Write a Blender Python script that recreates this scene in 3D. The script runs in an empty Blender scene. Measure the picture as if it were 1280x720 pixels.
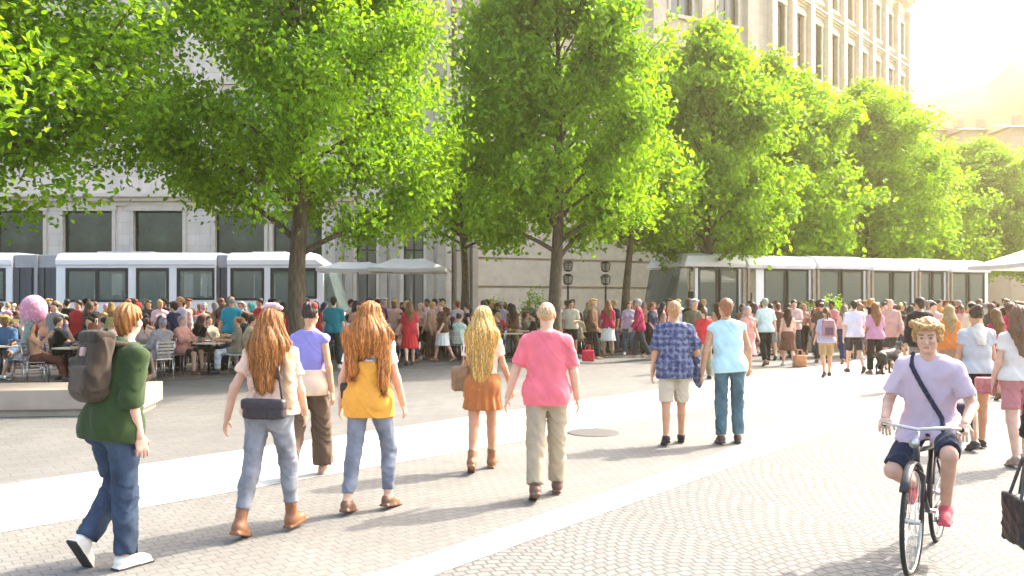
import bpy, bmesh, math, random
import numpy as np
from mathutils import Vector, Matrix, Quaternion
R = math.radians
rnd = random.Random(7)
C = bpy.context.scene.collection
FPX, HOR, CAMH = 1100.0, 375.0, 1.8          # the lens in pixels of a 1280 wide frame, eye line, eye height

def gp(px, py):                                # a pixel on the paving -> ground point
    d = FPX*CAMH/(py-HOR)
    return ((px-640)/FPX*d, d)
def xd(px, d): return (px-640)/FPX*d

# ------------------------------------------------------------ objects
def link(o, parent=None):
    C.objects.link(o)
    if parent is not None: o.parent = parent
    return o
def tag(o, label=None, cat=None, group=None, kind=None):
    if label: o['label'] = label
    if cat: o['category'] = cat
    if group: o['group'] = group
    if kind: o['kind'] = kind
    return o
def empty(name, loc=(0,0,0), rz=0.0):
    o = bpy.data.objects.new(name, None); o.location = loc; o.rotation_euler = (0,0,rz)
    o.empty_display_size = .2
    return link(o)
def npmesh(name, V, Q, mat=None, smooth=True):
    V = np.asarray(V, np.float32); Q = np.asarray(Q, np.int32)
    me = bpy.data.meshes.new(name)
    me.vertices.add(len(V)); me.vertices.foreach_set('co', V.ravel())
    n, k = Q.shape
    me.loops.add(n*k); me.loops.foreach_set('vertex_index', Q.ravel())
    me.polygons.add(n); me.polygons.foreach_set('loop_start', np.arange(0, n*k, k, dtype=np.int32))
    me.polygons.foreach_set('use_smooth', np.full(n, smooth))
    me.update(calc_edges=True)
    if mat: me.materials.append(mat)
    return me
def mobj(name, me, parent=None, color=None):
    o = bpy.data.objects.new(name, me)
    if color is not None: o.color = (*color, 1)
    return link(o, parent)
def children(o): return [c for c in bpy.data.objects if c.parent is o]
def copy_tree(o, kids, parent=None):
    """kids: {object name: [children]} made once, so copying stays quick"""
    c = o.copy(); C.objects.link(c)
    if parent is not None: c.parent = parent
    for ch in kids.get(o.name, ()): copy_tree(ch, kids, c)
    return c
def kidmap(o, m=None):
    m = {} if m is None else m
    m[o.name] = children(o)
    for ch in m[o.name]: kidmap(ch, m)
    return m

class MB:
    """collects boxes, tubes and prisms into ONE mesh"""
    def __init__(s): s.v = []; s.f = []
    def add(s, vs, fs):
        b = len(s.v); s.v += [tuple(v) for v in vs]; s.f += [tuple(i+b for i in f) for f in fs]; return s
    def box(s, c, d, rz=0.0, rx=0.0):
        x, y, z = d[0]/2, d[1]/2, d[2]/2
        m = Matrix.Rotation(rz, 3, 'Z') @ Matrix.Rotation(rx, 3, 'X')
        vs = [m @ Vector((sx*x, sy*y, sz*z)) + Vector(c) for sx in (-1,1) for sy in (-1,1) for sz in (-1,1)]
        return s.add(vs, [(0,1,3,2),(4,6,7,5),(0,4,5,1),(2,3,7,6),(0,2,6,4),(1,5,7,3)])
    def b(s, x0, x1, y0, y1, z0, z1): return s.box(((x0+x1)/2,(y0+y1)/2,(z0+z1)/2), (x1-x0,y1-y0,z1-z0))
    def tube(s, pts, rs, n=8, cap=True, sx=1.0):
        pts = [Vector(p) for p in pts]
        if not hasattr(rs, '__len__'): rs = [rs]*len(pts)
        rings = []; side = None
        for i, p in enumerate(pts):
            t = (pts[min(i+1, len(pts)-1)] - pts[max(i-1, 0)]).normalized()
            if side is None:
                side = t.cross(Vector((0,0,1)));
                if side.length < 1e-3: side = Vector((1,0,0))
            side = (side - t*side.dot(t)).normalized(); up = side.cross(t)
            rings.append([p + side*math.cos(2*math.pi*k/n)*rs[i]*sx + up*math.sin(2*math.pi*k/n)*rs[i] for k in range(n)])
        vs = [v for r in rings for v in r]; fs = []
        for i in range(len(pts)-1):
            for k in range(n):
                a = i*n+k; b2 = i*n+(k+1) % n
                fs.append((a, b2, b2+n, a+n))
        if cap: fs += [tuple(range(n))[::-1], tuple(range((len(pts)-1)*n, len(pts)*n))]
        return s.add(vs, fs)
    def ring(s, c, axis, r, w, n=32, m=6):       # torus
        ax = Vector(axis).normalized(); u = ax.orthogonal().normalized(); v = ax.cross(u)
        vs = []; fs = []
        for i in range(n):
            a = 2*math.pi*i/n; d = u*math.cos(a)+v*math.sin(a)
            for j in range(m):
                b = 2*math.pi*j/m
                vs.append(Vector(c)+d*(r+w*math.cos(b))+ax*w*math.sin(b))
        for i in range(n):
            for j in range(m):
                a = i*m+j; a2 = i*m+(j+1) % m; i2 = (i+1) % n
                fs.append((a, i2*m+j, i2*m+(j+1) % m, a2))
        return s.add(vs, fs)
    def prism(s, pts, y0, y1):                    # outline in x,z pushed along y
        n = len(pts)
        vs = [(p[0], y0, p[1]) for p in pts] + [(p[0], y1, p[1]) for p in pts]
        fs = [tuple(range(n)), tuple(range(n, 2*n))[::-1]] + [(i, i+n, (i+1) % n+n, (i+1) % n) for i in range(n)]
        return s.add(vs, fs)
    def slab(s, pts, z0, z1):                     # outline in x,y pushed along z
        n = len(pts)
        vs = [(p[0], p[1], z0) for p in pts] + [(p[0], p[1], z1) for p in pts]
        fs = [tuple(range(n))[::-1], tuple(range(n, 2*n))] + [(i, (i+1) % n, (i+1) % n+n, i+n) for i in range(n)]
        return s.add(vs, fs)
    def lathe(s, c, prof, n=20):
        vs = []; fs = []; k = len(prof)
        for i in range(n):
            a = 2*math.pi*i/n
            for r, z in prof: vs.append((c[0]+r*math.cos(a), c[1]+r*math.sin(a), c[2]+z))
        for i in range(n):
            for j in range(k-1):
                a = i*k+j; b2 = ((i+1) % n)*k+j
                fs.append((a, b2, b2+1, a+1))
        return s.add(vs, fs)
    def mesh(s, name, mat, smooth=False):
        me = bpy.data.meshes.new(name); me.from_pydata(s.v, [], s.f)
        bm = bmesh.new(); bm.from_mesh(me)
        bmesh.ops.recalc_face_normals(bm, faces=bm.faces); bm.to_mesh(me); bm.free()
        if smooth:
            me.polygons.foreach_set('use_smooth', [True]*len(me.polygons))
        if mat: me.materials.append(mat)
        return me
    def build(s, name, mat, parent=None, smooth=False, bevel=0.0, color=None):
        o = mobj(name, s.mesh(name, mat, smooth), parent, color)
        if bevel:
            m = o.modifiers.new('edge', 'BEVEL'); m.width = bevel; m.segments = 2; m.limit_method = 'ANGLE'
        return o

# ------------------------------------------------------------ solids grown from distance fields
def A(v): return np.array(v, np.float64)
class F:
    def __init__(s): s.p = []
    def _add(s, lo, hi, fn, k, op='u', cut=None):
        s.p.append((A(lo), A(hi), fn, k, op, cut)); return s
    def cap(s, a, b, ra, rb, k=.03, sq=None, cut=None, op='u'):
        a, b = A(a), A(b); m = max(ra, rb)
        def fn(P):
            ab = b-a; pa = P-a
            if sq is not None:
                u, f = A(sq[0]), sq[1]
                pa = pa + (pa@u)[:, None]*u*(1/f-1); ab = ab + (ab@u)*u*(1/f-1)
            h = np.clip(pa@ab/max(ab@ab, 1e-9), 0, 1)
            d = np.linalg.norm(pa-h[:, None]*ab, axis=1)-(ra+(rb-ra)*h)
            return d*(math.sqrt(sq[1]) if sq is not None else 1)
        return s._add(np.minimum(a, b)-m, np.maximum(a, b)+m, fn, k, op, cut)
    def ell(s, c, r, fr=None, k=.02, op='u', cut=None):
        c, r = A(c), A(r); M = np.eye(3) if fr is None else A(fr)      # rows: local axes
        def fn(P):
            q = (P-c)@M.T
            k0 = np.linalg.norm(q/r, axis=1); k1 = np.linalg.norm(q/r**2, axis=1)
            return np.where(k1 > 1e-9, k0*(k0-1)/np.maximum(k1, 1e-9), -r.min())
        e = np.full(3, r.max())
        return s._add(c-e, c+e, fn, k, op, cut)
    def rbox(s, c, h, rr, fr=None, k=.01, op='u', cut=None):
        c, h = A(c), A(h)-rr; M = np.eye(3) if fr is None else A(fr)
        def fn(P):
            q = np.abs((P-c)@M.T)-h
            return np.linalg.norm(np.maximum(q, 0), axis=1)+np.minimum(q.max(1), 0)-rr
        e = np.full(3, np.linalg.norm(h)+rr)
        return s._add(c-e, c+e, fn, k, op, cut)
    def solve(s, vox, disp=None, cuts=()):
        lo = np.min([p[0] for p in s.p if p[4] == 'u'], 0)-3*vox; hi = np.max([p[1] for p in s.p if p[4] == 'u'], 0)+3*vox
        n = np.ceil((hi-lo)/vox).astype(int)+1
        vol = np.full(n, .2)
        for plo, phi, fn, k, op, cut in s.p:
            mg = k+3*vox
            i0 = np.maximum(((plo-mg-lo)/vox).astype(int), 0); i1 = np.minimum(np.ceil((phi+mg-lo)/vox).astype(int)+1, n)
            if (i1 <= i0).any(): continue
            g = np.stack(np.meshgrid(*[lo[t]+vox*np.arange(i0[t], i1[t]) for t in range(3)], indexing='ij'), -1)
            sh = g.shape[:3]; P = g.reshape(-1, 3)
            d = fn(P)
            if cut:
                for cp, cn in cut:
                    cn = A(cn)/np.linalg.norm(A(cn)); d = np.maximum(d, (P-A(cp))@cn)
            d = d.reshape(sh)
            v = vol[i0[0]:i1[0], i0[1]:i1[1], i0[2]:i1[2]]
            if op == 'u':
                h = np.maximum(k-np.abs(v-d), 0)/k
                v[...] = np.minimum(v, d)-h*h*k*.25
            else:
                h = np.maximum(k-np.abs(v+d), 0)/k
                v[...] = np.maximum(v, -d)+h*h*k*.25
        if disp is not None or cuts:
            near = np.abs(vol) < .06
            I = np.argwhere(near); P = lo+vox*I
            if disp is not None: vol[near] += disp(P)
            for cp, cn in cuts:
                cn = A(cn)/np.linalg.norm(A(cn)); vol[near] = np.maximum(vol[near], (P-A(cp))@cn)
                # cells well inside but beyond the cut
                J = np.argwhere(vol <= -.06); PJ = lo+vox*J
                vol[tuple(J.T)] = np.maximum(vol[tuple(J.T)], (PJ-A(cp))@cn)
        return nets(vol, lo, vox)
def nets(v, o, h):
    n = np.array(v.shape); s = v < 0
    sl = lambda a: tuple(slice(a[t], n[t]-1+a[t]) for t in range(3))
    cor = [(i, j, k) for i in (0, 1) for j in (0, 1) for k in (0, 1)]
    tot = np.zeros(n-1, np.int8)
    for c in cor: tot += s[sl(c)]
    act = (tot > 0) & (tot < 8)
    I = np.argwhere(act); idx = np.full(n-1, -1, np.int64); idx[act] = np.arange(len(I))
    acc = np.zeros((len(I), 3)); cnt = np.zeros(len(I))
    for a in cor:
        for ax in range(3):
            if a[ax]: continue
            b = list(a); b[ax] = 1
            va = v[tuple((I+a).T)]; vb = v[tuple((I+b).T)]
            cr = (va < 0) != (vb < 0)
            t = np.where(cr, va/np.where(cr, va-vb, 1), 0)
            p = (I+np.array(a)).astype(float); p[:, ax] += t
            acc += p*cr[:, None]; cnt += cr
    V = o+h*acc/cnt[:, None]
    Q = []
    for ax in range(3):
        u, w = (ax+1) % 3, (ax+2) % 3
        s0 = [slice(None)]*3; s1 = [slice(None)]*3; s0[ax] = slice(0, -1); s1[ax] = slice(1, None)
        a, b = s[tuple(s0)], s[tuple(s1)]
        E = np.argwhere(a != b)
        E = E[(E[:, u] > 0) & (E[:, w] > 0) & (E[:, u] < n[u]-1) & (E[:, w] < n[w]-1)]
        if not len(E): continue
        eu = np.zeros(3, int); eu[u] = 1; ew = np.zeros(3, int); ew[w] = 1
        q = np.stack([idx[tuple((E-eu-ew).T)], idx[tuple((E-ew).T)], idx[tuple(E.T)], idx[tuple((E-eu).T)]], 1)
        ins = a[tuple(E.T)]
        q[~ins] = q[~ins][:, ::-1]
        Q.append(q)
    Q = np.concatenate(Q)
    return V, Q[(Q >= 0).all(1)]
def joinm(parts):
    V = []; Q = []; b = 0
    for v, q in parts: V.append(v); Q.append(q+b); b += len(v)
    return np.concatenate(V), np.concatenate(Q)
def wrinkle(amp, f=1.0, seed=0.0):
    def fn(P):
        x, y, z = P[:, 0]*f, P[:, 1]*f, P[:, 2]*f
        w = np.sin(19*x+7*z+seed)+np.sin(23*y-9*z+1.7*seed)
        a = np.sin(38*z+13*x+2.2*w+seed); b = np.sin(27*x-31*y+16*z+1.6*w+2*seed)
        c = np.sin(16*z+21*x-17*y+2.6*np.sin(9*x+8*z)+seed)
        return 1.7*amp*(a*.3+b*.3-.9*np.clip(1-2.6*np.abs(c), 0, 1)+.5*np.clip(1-3*np.abs(b-.1), 0, 1))
    return fn
# ------------------------------------------------------------ materials
def mat_new(name):
    m = bpy.data.materials.new(name); m.use_nodes = True
    nt = m.node_tree; nt.nodes.clear()
    out = nt.nodes.new('ShaderNodeOutputMaterial')
    return m, nt, out
class N:
    def __init__(s, nt): s.t = nt
    def __call__(s, typ, ins=None, **props):
        n = s.t.nodes.new('ShaderNode'+typ)
        for k, v in props.items(): setattr(n, k, v)
        for k, v in (ins or {}).items():
            sk = n.inputs[k]
            if isinstance(v, bpy.types.NodeSocket): s.t.links.new(v, sk)
            else: sk.default_value = v
        return n
def ramp(n, fac, stops, mode='LINEAR'):
    r = n('ValToRGB', {'Fac': fac}); e = r.color_ramp.elements; r.color_ramp.interpolation = mode
    while len(e) < len(stops): e.new(.5)
    for i, (p, c) in enumerate(stops): e[i].position = p; e[i].color = (*c, 1) if len(c) == 3 else c
    return r.outputs['Color']
def mixc(n, fac, a, b, mode='MIX'):
    m = n('Mix', data_type='RGBA', blend_type=mode)
    for k, v in ((0, fac), (6, a), (7, b)):
        if isinstance(v, bpy.types.NodeSocket): n.t.links.new(v, m.inputs[k])
        else: m.inputs[k].default_value = v if k == 0 else (*v, 1)
    return m.outputs[2]
def objmat(name, rough=.85, nscale=30, namt=.25, bump=.15, bscale=220, spec=.3, sss=0.0, stretch=None, sheen=0.0):
    """a material that takes its base colour from the object, with its own wear and weave"""
    m, nt, out = mat_new(name); n = N(nt)
    oi = n('ObjectInfo'); tc = n('TexCoord')
    vec = tc.outputs['Object']
    if stretch: vec = n('Mapping', {'Vector': vec, 'Scale': stretch}).outputs[0]
    no = n('TexNoise', {'Vector': vec, 'Scale': nscale, 'Detail': 3.0})
    f = n('MapRange', {'Value': no.outputs[0], 1: .3, 2: .7, 3: 1-namt, 4: 1+namt*.6})
    col = n('VectorMath', {0: oi.outputs['Color'], 1: f.outputs[0]}, operation='MULTIPLY')
    b2 = n('TexNoise', {'Vector': vec, 'Scale': bscale, 'Detail': 2.0})
    bp = n('Bump', {'Height': b2.outputs[0], 'Strength': bump, 'Distance': .004})
    p = n('BsdfPrincipled', {'Base Color': col.outputs[0], 'Roughness': rough, 'Specular IOR Level': spec, 'Normal': bp.outputs[0], 'Sheen Weight': sheen})
    if sss: p.inputs['Subsurface Weight'].default_value = sss; p.inputs['Subsurface Radius'].default_value = (.012, .004, .002)
    nt.links.new(p.outputs[0], out.inputs[0]); return m
def plain(name, col, rough=.6, metal=0.0, namt=.12, nscale=6.0, bump=0.0, spec=.4, coords='Object'):
    m, nt, out = mat_new(name); n = N(nt)
    tc = n('TexCoord'); no = n('TexNoise', {'Vector': tc.outputs[coords], 'Scale': nscale, 'Detail': 5.0})
    c = ramp(n, no.outputs[0], [(.3, tuple(x*(1-namt) for x in col)), (.7, tuple(min(1, x*(1+namt*.6)) for x in col))])
    p = n('BsdfPrincipled', {'Base Color': c, 'Roughness': rough, 'Metallic': metal, 'Specular IOR Level': spec})
    if bump:
        b2 = n('TexNoise', {'Vector': tc.outputs[coords], 'Scale': nscale*9, 'Detail': 4.0})
        nt.links.new(n('Bump', {'Height': b2.outputs[0], 'Strength': bump, 'Distance': .01}).outputs[0], p.inputs['Normal'])
    nt.links.new(p.outputs[0], out.inputs[0]); return m
M = {}
M['skin'] = objmat('skin', .55, 14, .12, .05, 300, .35, .0)
M['cloth'] = objmat('cloth', .9, 9, .09, .3, 420, .15, sheen=.1)
M['denim'] = objmat('denim', .88, 7, .38, .3, 500, .2)
M['hair'] = objmat('hair', .5, 34, .75, .6, 70, .35, stretch=(6, 6, .5))
M['leather'] = objmat('leather', .5, 25, .25, .2, 160, .45)
M['enamel'] = objmat('enamel', .4, 5, .06, .0, 50, .5)
M['steel'] = plain('steel', (.55, .55, .54), .35, .9)
M['dark_metal'] = plain('dark_metal', (.035, .035, .038), .4, .3)
M['rubber'] = plain('rubber', (.025, .025, .025), .8)
M['white_paint'] = plain('white_paint', (.8, .8, .79), .35, 0, .04, 2)
def canvas_mat():
    m, nt, out = mat_new('canvas'); n = N(nt)
    tc = n('TexCoord'); no = n('TexNoise', {'Vector': tc.outputs['Object'], 'Scale': 4.0, 'Detail': 4.0})
    c = ramp(n, no.outputs[0], [(.3, (.76, .74, .7)), (.7, (.82, .81, .78))])
    mx = n('MixShader', {0: .5, 1: n('BsdfDiffuse', {'Color': c}).outputs[0], 2: n('BsdfTranslucent', {'Color': c}).outputs[0]})
    nt.links.new(mx.outputs[0], out.inputs[0]); return m
M['canvas'] = canvas_mat()
M['grey_panel'] = plain('grey_panel', (.075, .08, .09), .5, 0, .1, 3)
M['grey_light'] = plain('grey_light', (.36, .36, .37), .5, 0, .1, 3)
M['frame_black'] = plain('frame_black', (.02, .02, .02), .45)
M['brown_post'] = plain('brown_post', (.3, .24, .17), .6)
M['interior'] = plain('interior', (.1, .11, .12), .8)
def glass_mat(name, tint, rough=.03, clear=.6, dark=(.02, .025, .022), ior=1.6, green_refl=0):
    m, nt, out = mat_new(name); n = N(nt)
    t = n('BsdfTransparent', {'Color': (*tint, 1)}); d = n('BsdfDiffuse', {'Color': (*dark, 1)})
    if green_refl:                                     # greenish reflections painted into the pane colour as soft patches
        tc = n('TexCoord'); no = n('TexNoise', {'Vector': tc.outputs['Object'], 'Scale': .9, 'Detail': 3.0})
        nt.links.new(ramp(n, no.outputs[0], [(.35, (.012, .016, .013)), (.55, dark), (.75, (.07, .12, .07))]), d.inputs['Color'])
    g = n('BsdfGlossy', {'Color': (.9, .92, .9, 1), 'Roughness': rough})
    a = n('MixShader', {0: clear, 1: d.outputs[0], 2: t.outputs[0]})
    fr = n('Fresnel', {'IOR': ior})
    b = n('MixShader', {0: fr.outputs[0], 1: a.outputs[0], 2: g.outputs[0]})
    nt.links.new(b.outputs[0], out.inputs[0]); return m
M['tram_glass'] = glass_mat('tram_glass', (.85, .93, .9), .03, .6, (.2, .28, .27), 1.9)
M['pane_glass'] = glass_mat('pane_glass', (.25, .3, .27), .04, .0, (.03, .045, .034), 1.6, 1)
M['pane_pale'] = glass_mat('pane_pale', (.3, .3, .3), .05, .0, (.2, .18, .15), 1.7)
M['lamp_glass'] = glass_mat('lamp_glass', (.8, .8, .75), .1, .5, (.3, .3, .28))

def stone(name, col, bw, bh, mortar=.012, var=.1, bump=.4, rough=.85, rot=None):
    """ashlar seen on vertical faces: object x/y against z"""
    m, nt, out = mat_new(name); n = N(nt)
    tc = n('TexCoord'); sp = n('SeparateXYZ', {0: tc.outputs['Object']})
    ad = n('Math', {0: sp.outputs[0], 1: sp.outputs[1]}, operation='ADD')
    v = n('CombineXYZ', {0: ad.outputs[0], 1: sp.outputs[2]})
    br = n('TexBrick', {'Vector': v.outputs[0], 'Color1': (*[c*(1-var) for c in col], 1), 'Color2': (*[min(1, c*(1+var)) for c in col], 1), 'Mortar': (*[c*.68 for c in col], 1),
                        'Scale': 1.0, 'Mortar Size': mortar, 'Mortar Smooth': .3, 'Brick Width': bw, 'Row Height': bh})
    no = n('TexNoise', {'Vector': tc.outputs['Object'], 'Scale': 1.3, 'Detail': 7.0})
    st = n('TexNoise', {'Vector': n('Mapping', {'Vector': tc.outputs['Object'], 'Scale': (2.5, 2.5, .25)}).outputs[0], 'Scale': 1.0, 'Detail': 4.0})
    c = mixc(n, .35, br.outputs[0], ramp(n, no.outputs[0], [(.3, tuple(x*.75 for x in col)), (.7, tuple(min(1, x*1.15) for x in col))]))
    c = mixc(n, ramp(n, st.outputs[0], [(.5, (0, 0, 0)), (.75, (.28, .28, .28))]), c, tuple(x*.55 for x in col))
    h = n('Math', {0: br.outputs['Fac'], 1: no.outputs[0]}, operation='SUBTRACT')
    bp = n('Bump', {'Height': h.outputs[0], 'Strength': bump, 'Distance': -.02})
    p = n('BsdfPrincipled', {'Base Color': c, 'Roughness': rough, 'Specular IOR Level': .25, 'Normal': bp.outputs[0]})
    nt.links.new(p.outputs[0], out.inputs[0]); return m
M['stone_pale'] = stone('stone_pale', (.68, .58, .49), 1.4, .55)
M['stone_cream'] = stone('stone_cream', (.62, .51, .39), 1.6, .62, .014)
M['stone_trim'] = plain('stone_trim', (.63, .54, .43), .85, 0, .12, 2.5, .15)
M['stone_grey'] = plain('stone_grey', (.42, .36, .29), .85, 0, .14, 2.5, .15)
M['concrete'] = plain('concrete', (.33, .275, .22), .85, 0, .13, 3, .2)

def paving(name, col, w, h, mortar, var, arcs=False, dark=.55, stain=.25, rot=0.0, bump=.5, rough=.75):
    m, nt, out = mat_new(name); n = N(nt)
    tc = n('TexCoord')
    mp = n('Mapping', {'Vector': tc.outputs['Object'], 'Rotation': (0, 0, rot)})
    vec = mp.outputs[0]
    wob = n('TexNoise', {'Vector': vec, 'Scale': 2.2, 'Detail': 2.0})
    wv = n('VectorMath', {0: wob.outputs['Color'], 1: (.5, .5, .5)}, operation='SUBTRACT')
    wv = n('VectorMath', {0: wv.outputs[0], 'Scale': .07}, operation='SCALE')
    vec = n('VectorMath', {0: vec, 1: wv.outputs[0]}, operation='ADD').outputs[0]
    if arcs:                                     # setts laid in fans
        sp = n('SeparateXYZ', {0: vec})
        pp = n('Math', {0: sp.outputs[0], 1: .6}, operation='PINGPONG')
        u = n('Math', {0: pp.outputs[0], 1: .6}, operation='SUBTRACT')
        u2 = n('Math', {0: u.outputs[0], 1: u.outputs[0]}, operation='MULTIPLY')
        yy = n('Math', {0: u2.outputs[0], 1: .45, 2: sp.outputs[1]}, operation='MULTIPLY_ADD')
        vec = n('CombineXYZ', {0: sp.outputs[0], 1: yy.outputs[0]}).outputs[0]
    br = n('TexBrick', {'Vector': vec, 'Color1': (*[c*(1-var) for c in col], 1), 'Color2': (*[min(1, c*(1+var)) for c in col], 1), 'Mortar': (*[c*dark for c in col], 1),
                        'Scale': 1.0, 'Mortar Size': mortar, 'Mortar Smooth': .5, 'Brick Width': w, 'Row Height': h})
    n1 = n('TexNoise', {'Vector': tc.outputs['Object'], 'Scale': .45, 'Detail': 6.0, 'Roughness': .6})
    n2 = n('TexNoise', {'Vector': tc.outputs['Object'], 'Scale': 25.0, 'Detail': 4.0})
    n3 = n('TexNoise', {'Vector': tc.outputs['Object'], 'Scale': 3.1, 'Detail': 5.0})
    c = mixc(n, ramp(n, n1.outputs[0], [(.42, (stain, stain, stain)), (.6, (0, 0, 0))]), br.outputs[0], tuple(x*.62 for x in col))
    c = mixc(n, ramp(n, n3.outputs[0], [(.55, (0, 0, 0)), (.8, (stain, stain, stain))]), c, (col[0]*.5, col[1]*.48, col[2]*.45))
    c = mixc(n, .3, c, ramp(n, n2.outputs[0], [(.3, (.35, .35, .35)), (.7, (1, 1, 1))]), 'MULTIPLY')
    hh = n('Math', {0: br.outputs['Fac'], 1: n2.outputs[0], 2: 0.0}, operation='SUBTRACT')
    bp = n('Bump', {'Height': hh.outputs[0], 'Strength': bump, 'Distance': -.012})
    p = n('BsdfPrincipled', {'Base Color': c, 'Roughness': rough, 'Specular IOR Level': .3, 'Normal': bp.outputs[0]})
    nt.links.new(p.outputs[0], out.inputs[0]); return m
M['setts_near'] = paving('setts_near', (.175, .169, .159), .1, .085, .012, .13, True, .6, .2, R(-20))
M['setts_mid'] = paving('setts_mid', (.195, .186, .171), .12, .1, .009, .08, False, .72, .3, R(-38), .3)
M['slab_white'] = paving('slab_white', (.66, .63, .58), 1.2, .6, .008, .06, False, .5, .14, R(-38), .15, .6)
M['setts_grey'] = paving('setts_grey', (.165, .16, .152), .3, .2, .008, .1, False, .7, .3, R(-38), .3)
M['terrace'] = paving('terrace', (.12, .105, .09), .5, .3, .008, .1, False, .7, .3, R(-38), .3)
M['kerb'] = plain('kerb', (.3, .27, .23), .8, 0, .15, 4, .2)
M['asphalt'] = plain('asphalt', (.16, .155, .15), .9, 0, .15, 2, .2)
M['shade_patch'] = plain('shade_patch', (.085, .083, .08), .7, .2, .2, 20, .3)  # grey tone of the shadow patch painted on the paving
M['hill'] = plain('hill', (.062, .036, .018), .95, 0, .35, .02)
M['roof_tile'] = plain('roof_tile', (.16, .085, .045), .85, 0, .2, 1.5, .2)
M['plaster'] = plain('plaster', (.4, .32, .24), .9, 0, .08, .6)

def bark_mat():
    m, nt, out = mat_new('bark'); n = N(nt)
    tc = n('TexCoord'); mp = n('Mapping', {'Vector': tc.outputs['Object'], 'Scale': (5, 5, 1.1)})
    no = n('TexNoise', {'Vector': mp.outputs[0], 'Scale': 4.0, 'Detail': 8.0})
    c = ramp(n, no.outputs[0], [(.3, (.045, .033, .022)), (.7, (.15, .115, .075))])
    bp = n('Bump', {'Height': no.outputs[0], 'Strength': .9, 'Distance': .03})
    p = n('BsdfPrincipled', {'Base Color': c, 'Roughness': .95, 'Normal': bp.outputs[0]})
    nt.links.new(p.outputs[0], out.inputs[0]); return m
M['bark'] = bark_mat()
def leaf_mat(name, a, b, tr, tmix=.5):
    m, nt, out = mat_new(name); n = N(nt)
    g = n('NewGeometry')
    c = ramp(n, g.outputs['Random Per Island'], [(0, a), (1, b)])
    t = ramp(n, g.outputs['Random Per Island'], [(0, tuple(x*.75 for x in tr)), (1, tr)])
    tc = n('TexCoord'); no = n('TexNoise', {'Vector': tc.outputs['Object'], 'Scale': 1.1, 'Detail': 3.0})
    k = ramp(n, no.outputs[0], [(.35, (.68, .78, .8)), (.65, (1.2, 1.08, .9))])
    c = mixc(n, 1.0, c, k, 'MULTIPLY'); t = mixc(n, 1.0, t, k, 'MULTIPLY')
    d = n('BsdfPrincipled', {'Base Color': c, 'Roughness': .5, 'Specular IOR Level': .3})
    tl = n('BsdfTranslucent', {'Color': t})
    mx = n('MixShader', {0: tmix, 1: d.outputs[0], 2: tl.outputs[0]})
    nt.links.new(mx.outputs[0], out.inputs[0]); return m
M['leaf'] = leaf_mat('leaf', (.07, .18, .008), (.2, .35, .014), (.36, .64, .01))
M['leaf_dark'] = leaf_mat('leaf_dark', (.04, .08, .02), (.09, .15, .03), (.14, .22, .03), .35)
def plaid():
    m, nt, out = mat_new('plaid_cloth'); n = N(nt)
    tc = n('TexCoord'); sp = n('SeparateXYZ', {0: tc.outputs['Object']})
    no = n('TexNoise', {'Vector': tc.outputs['Object'], 'Scale': 16.0, 'Detail': 2.0})
    def band(s, f, nz=1.0):
        a = n('Math', {0: s, 1: f}, operation='MULTIPLY'); a = n('Math', {0: a.outputs[0], 1: no.outputs[0]}, operation='ADD')
        a = n('Math', {0: a.outputs[0], 1: 1.0}, operation='FRACT'); return n('Math', {0: a.outputs[0], 1: .42}, operation='LESS_THAN').outputs[0]
    f = n('Math', {0: band(sp.outputs[0], 13.0), 1: band(sp.outputs[2], 13.0)}, operation='ADD')
    n2 = n('TexNoise', {'Vector': tc.outputs['Object'], 'Scale': 22.0, 'Detail': 4.0})
    g = n('Math', {0: f.outputs[0], 1: .16, 2: n2.outputs[0]}, operation='MULTIPLY_ADD')
    c = ramp(n, g.outputs[0], [(.4, (.035, .042, .095)), (.6, (.075, .09, .17)), (.85, (.2, .215, .29))])
    p = n('BsdfPrincipled', {'Base Color': c, 'Roughness': .9, 'Specular IOR Level': .15})
    nt.links.new(p.outputs[0], out.inputs[0]); return m
M['plaid_cloth'] = plaid()
def floral(name, a, b, sc):
    m, nt, out = mat_new(name); n = N(nt)
    tc = n('TexCoord'); vo = n('TexVoronoi', {'Vector': tc.outputs['Object'], 'Scale': sc, 'Randomness': 1.0})
    c = ramp(n, vo.outputs['Distance'], [(.32, b), (.4, a)], 'LINEAR')
    p = n('BsdfPrincipled', {'Base Color': c, 'Roughness': .9})
    nt.links.new(p.outputs[0], out.inputs[0]); return m
M['floral_cloth'] = floral('floral_cloth', (.72, .72, .78), (.2, .22, .42), 11)
M['pink_print'] = floral('pink_print', (.75, .32, .5), (.8, .6, .68), 13)

def crowd_mat():
    m, nt, out = mat_new('crowd_cloth'); n = N(nt)
    at_ = n('Attribute', attribute_name='tone'); tc = n('TexCoord'); no = n('TexNoise', {'Vector': tc.outputs['Object'], 'Scale': 8.0, 'Detail': 3.0})
    f = n('MapRange', {'Value': no.outputs[0], 1: .3, 2: .7, 3: .85, 4: 1.1})
    col = n('VectorMath', {0: at_.outputs['Color'], 1: f.outputs[0]}, operation='MULTIPLY')
    p = n('BsdfPrincipled', {'Base Color': col.outputs[0], 'Roughness': .85, 'Specular IOR Level': .2})
    nt.links.new(p.outputs[0], out.inputs[0]); return m
M['crowd_cloth'] = crowd_mat()
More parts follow.
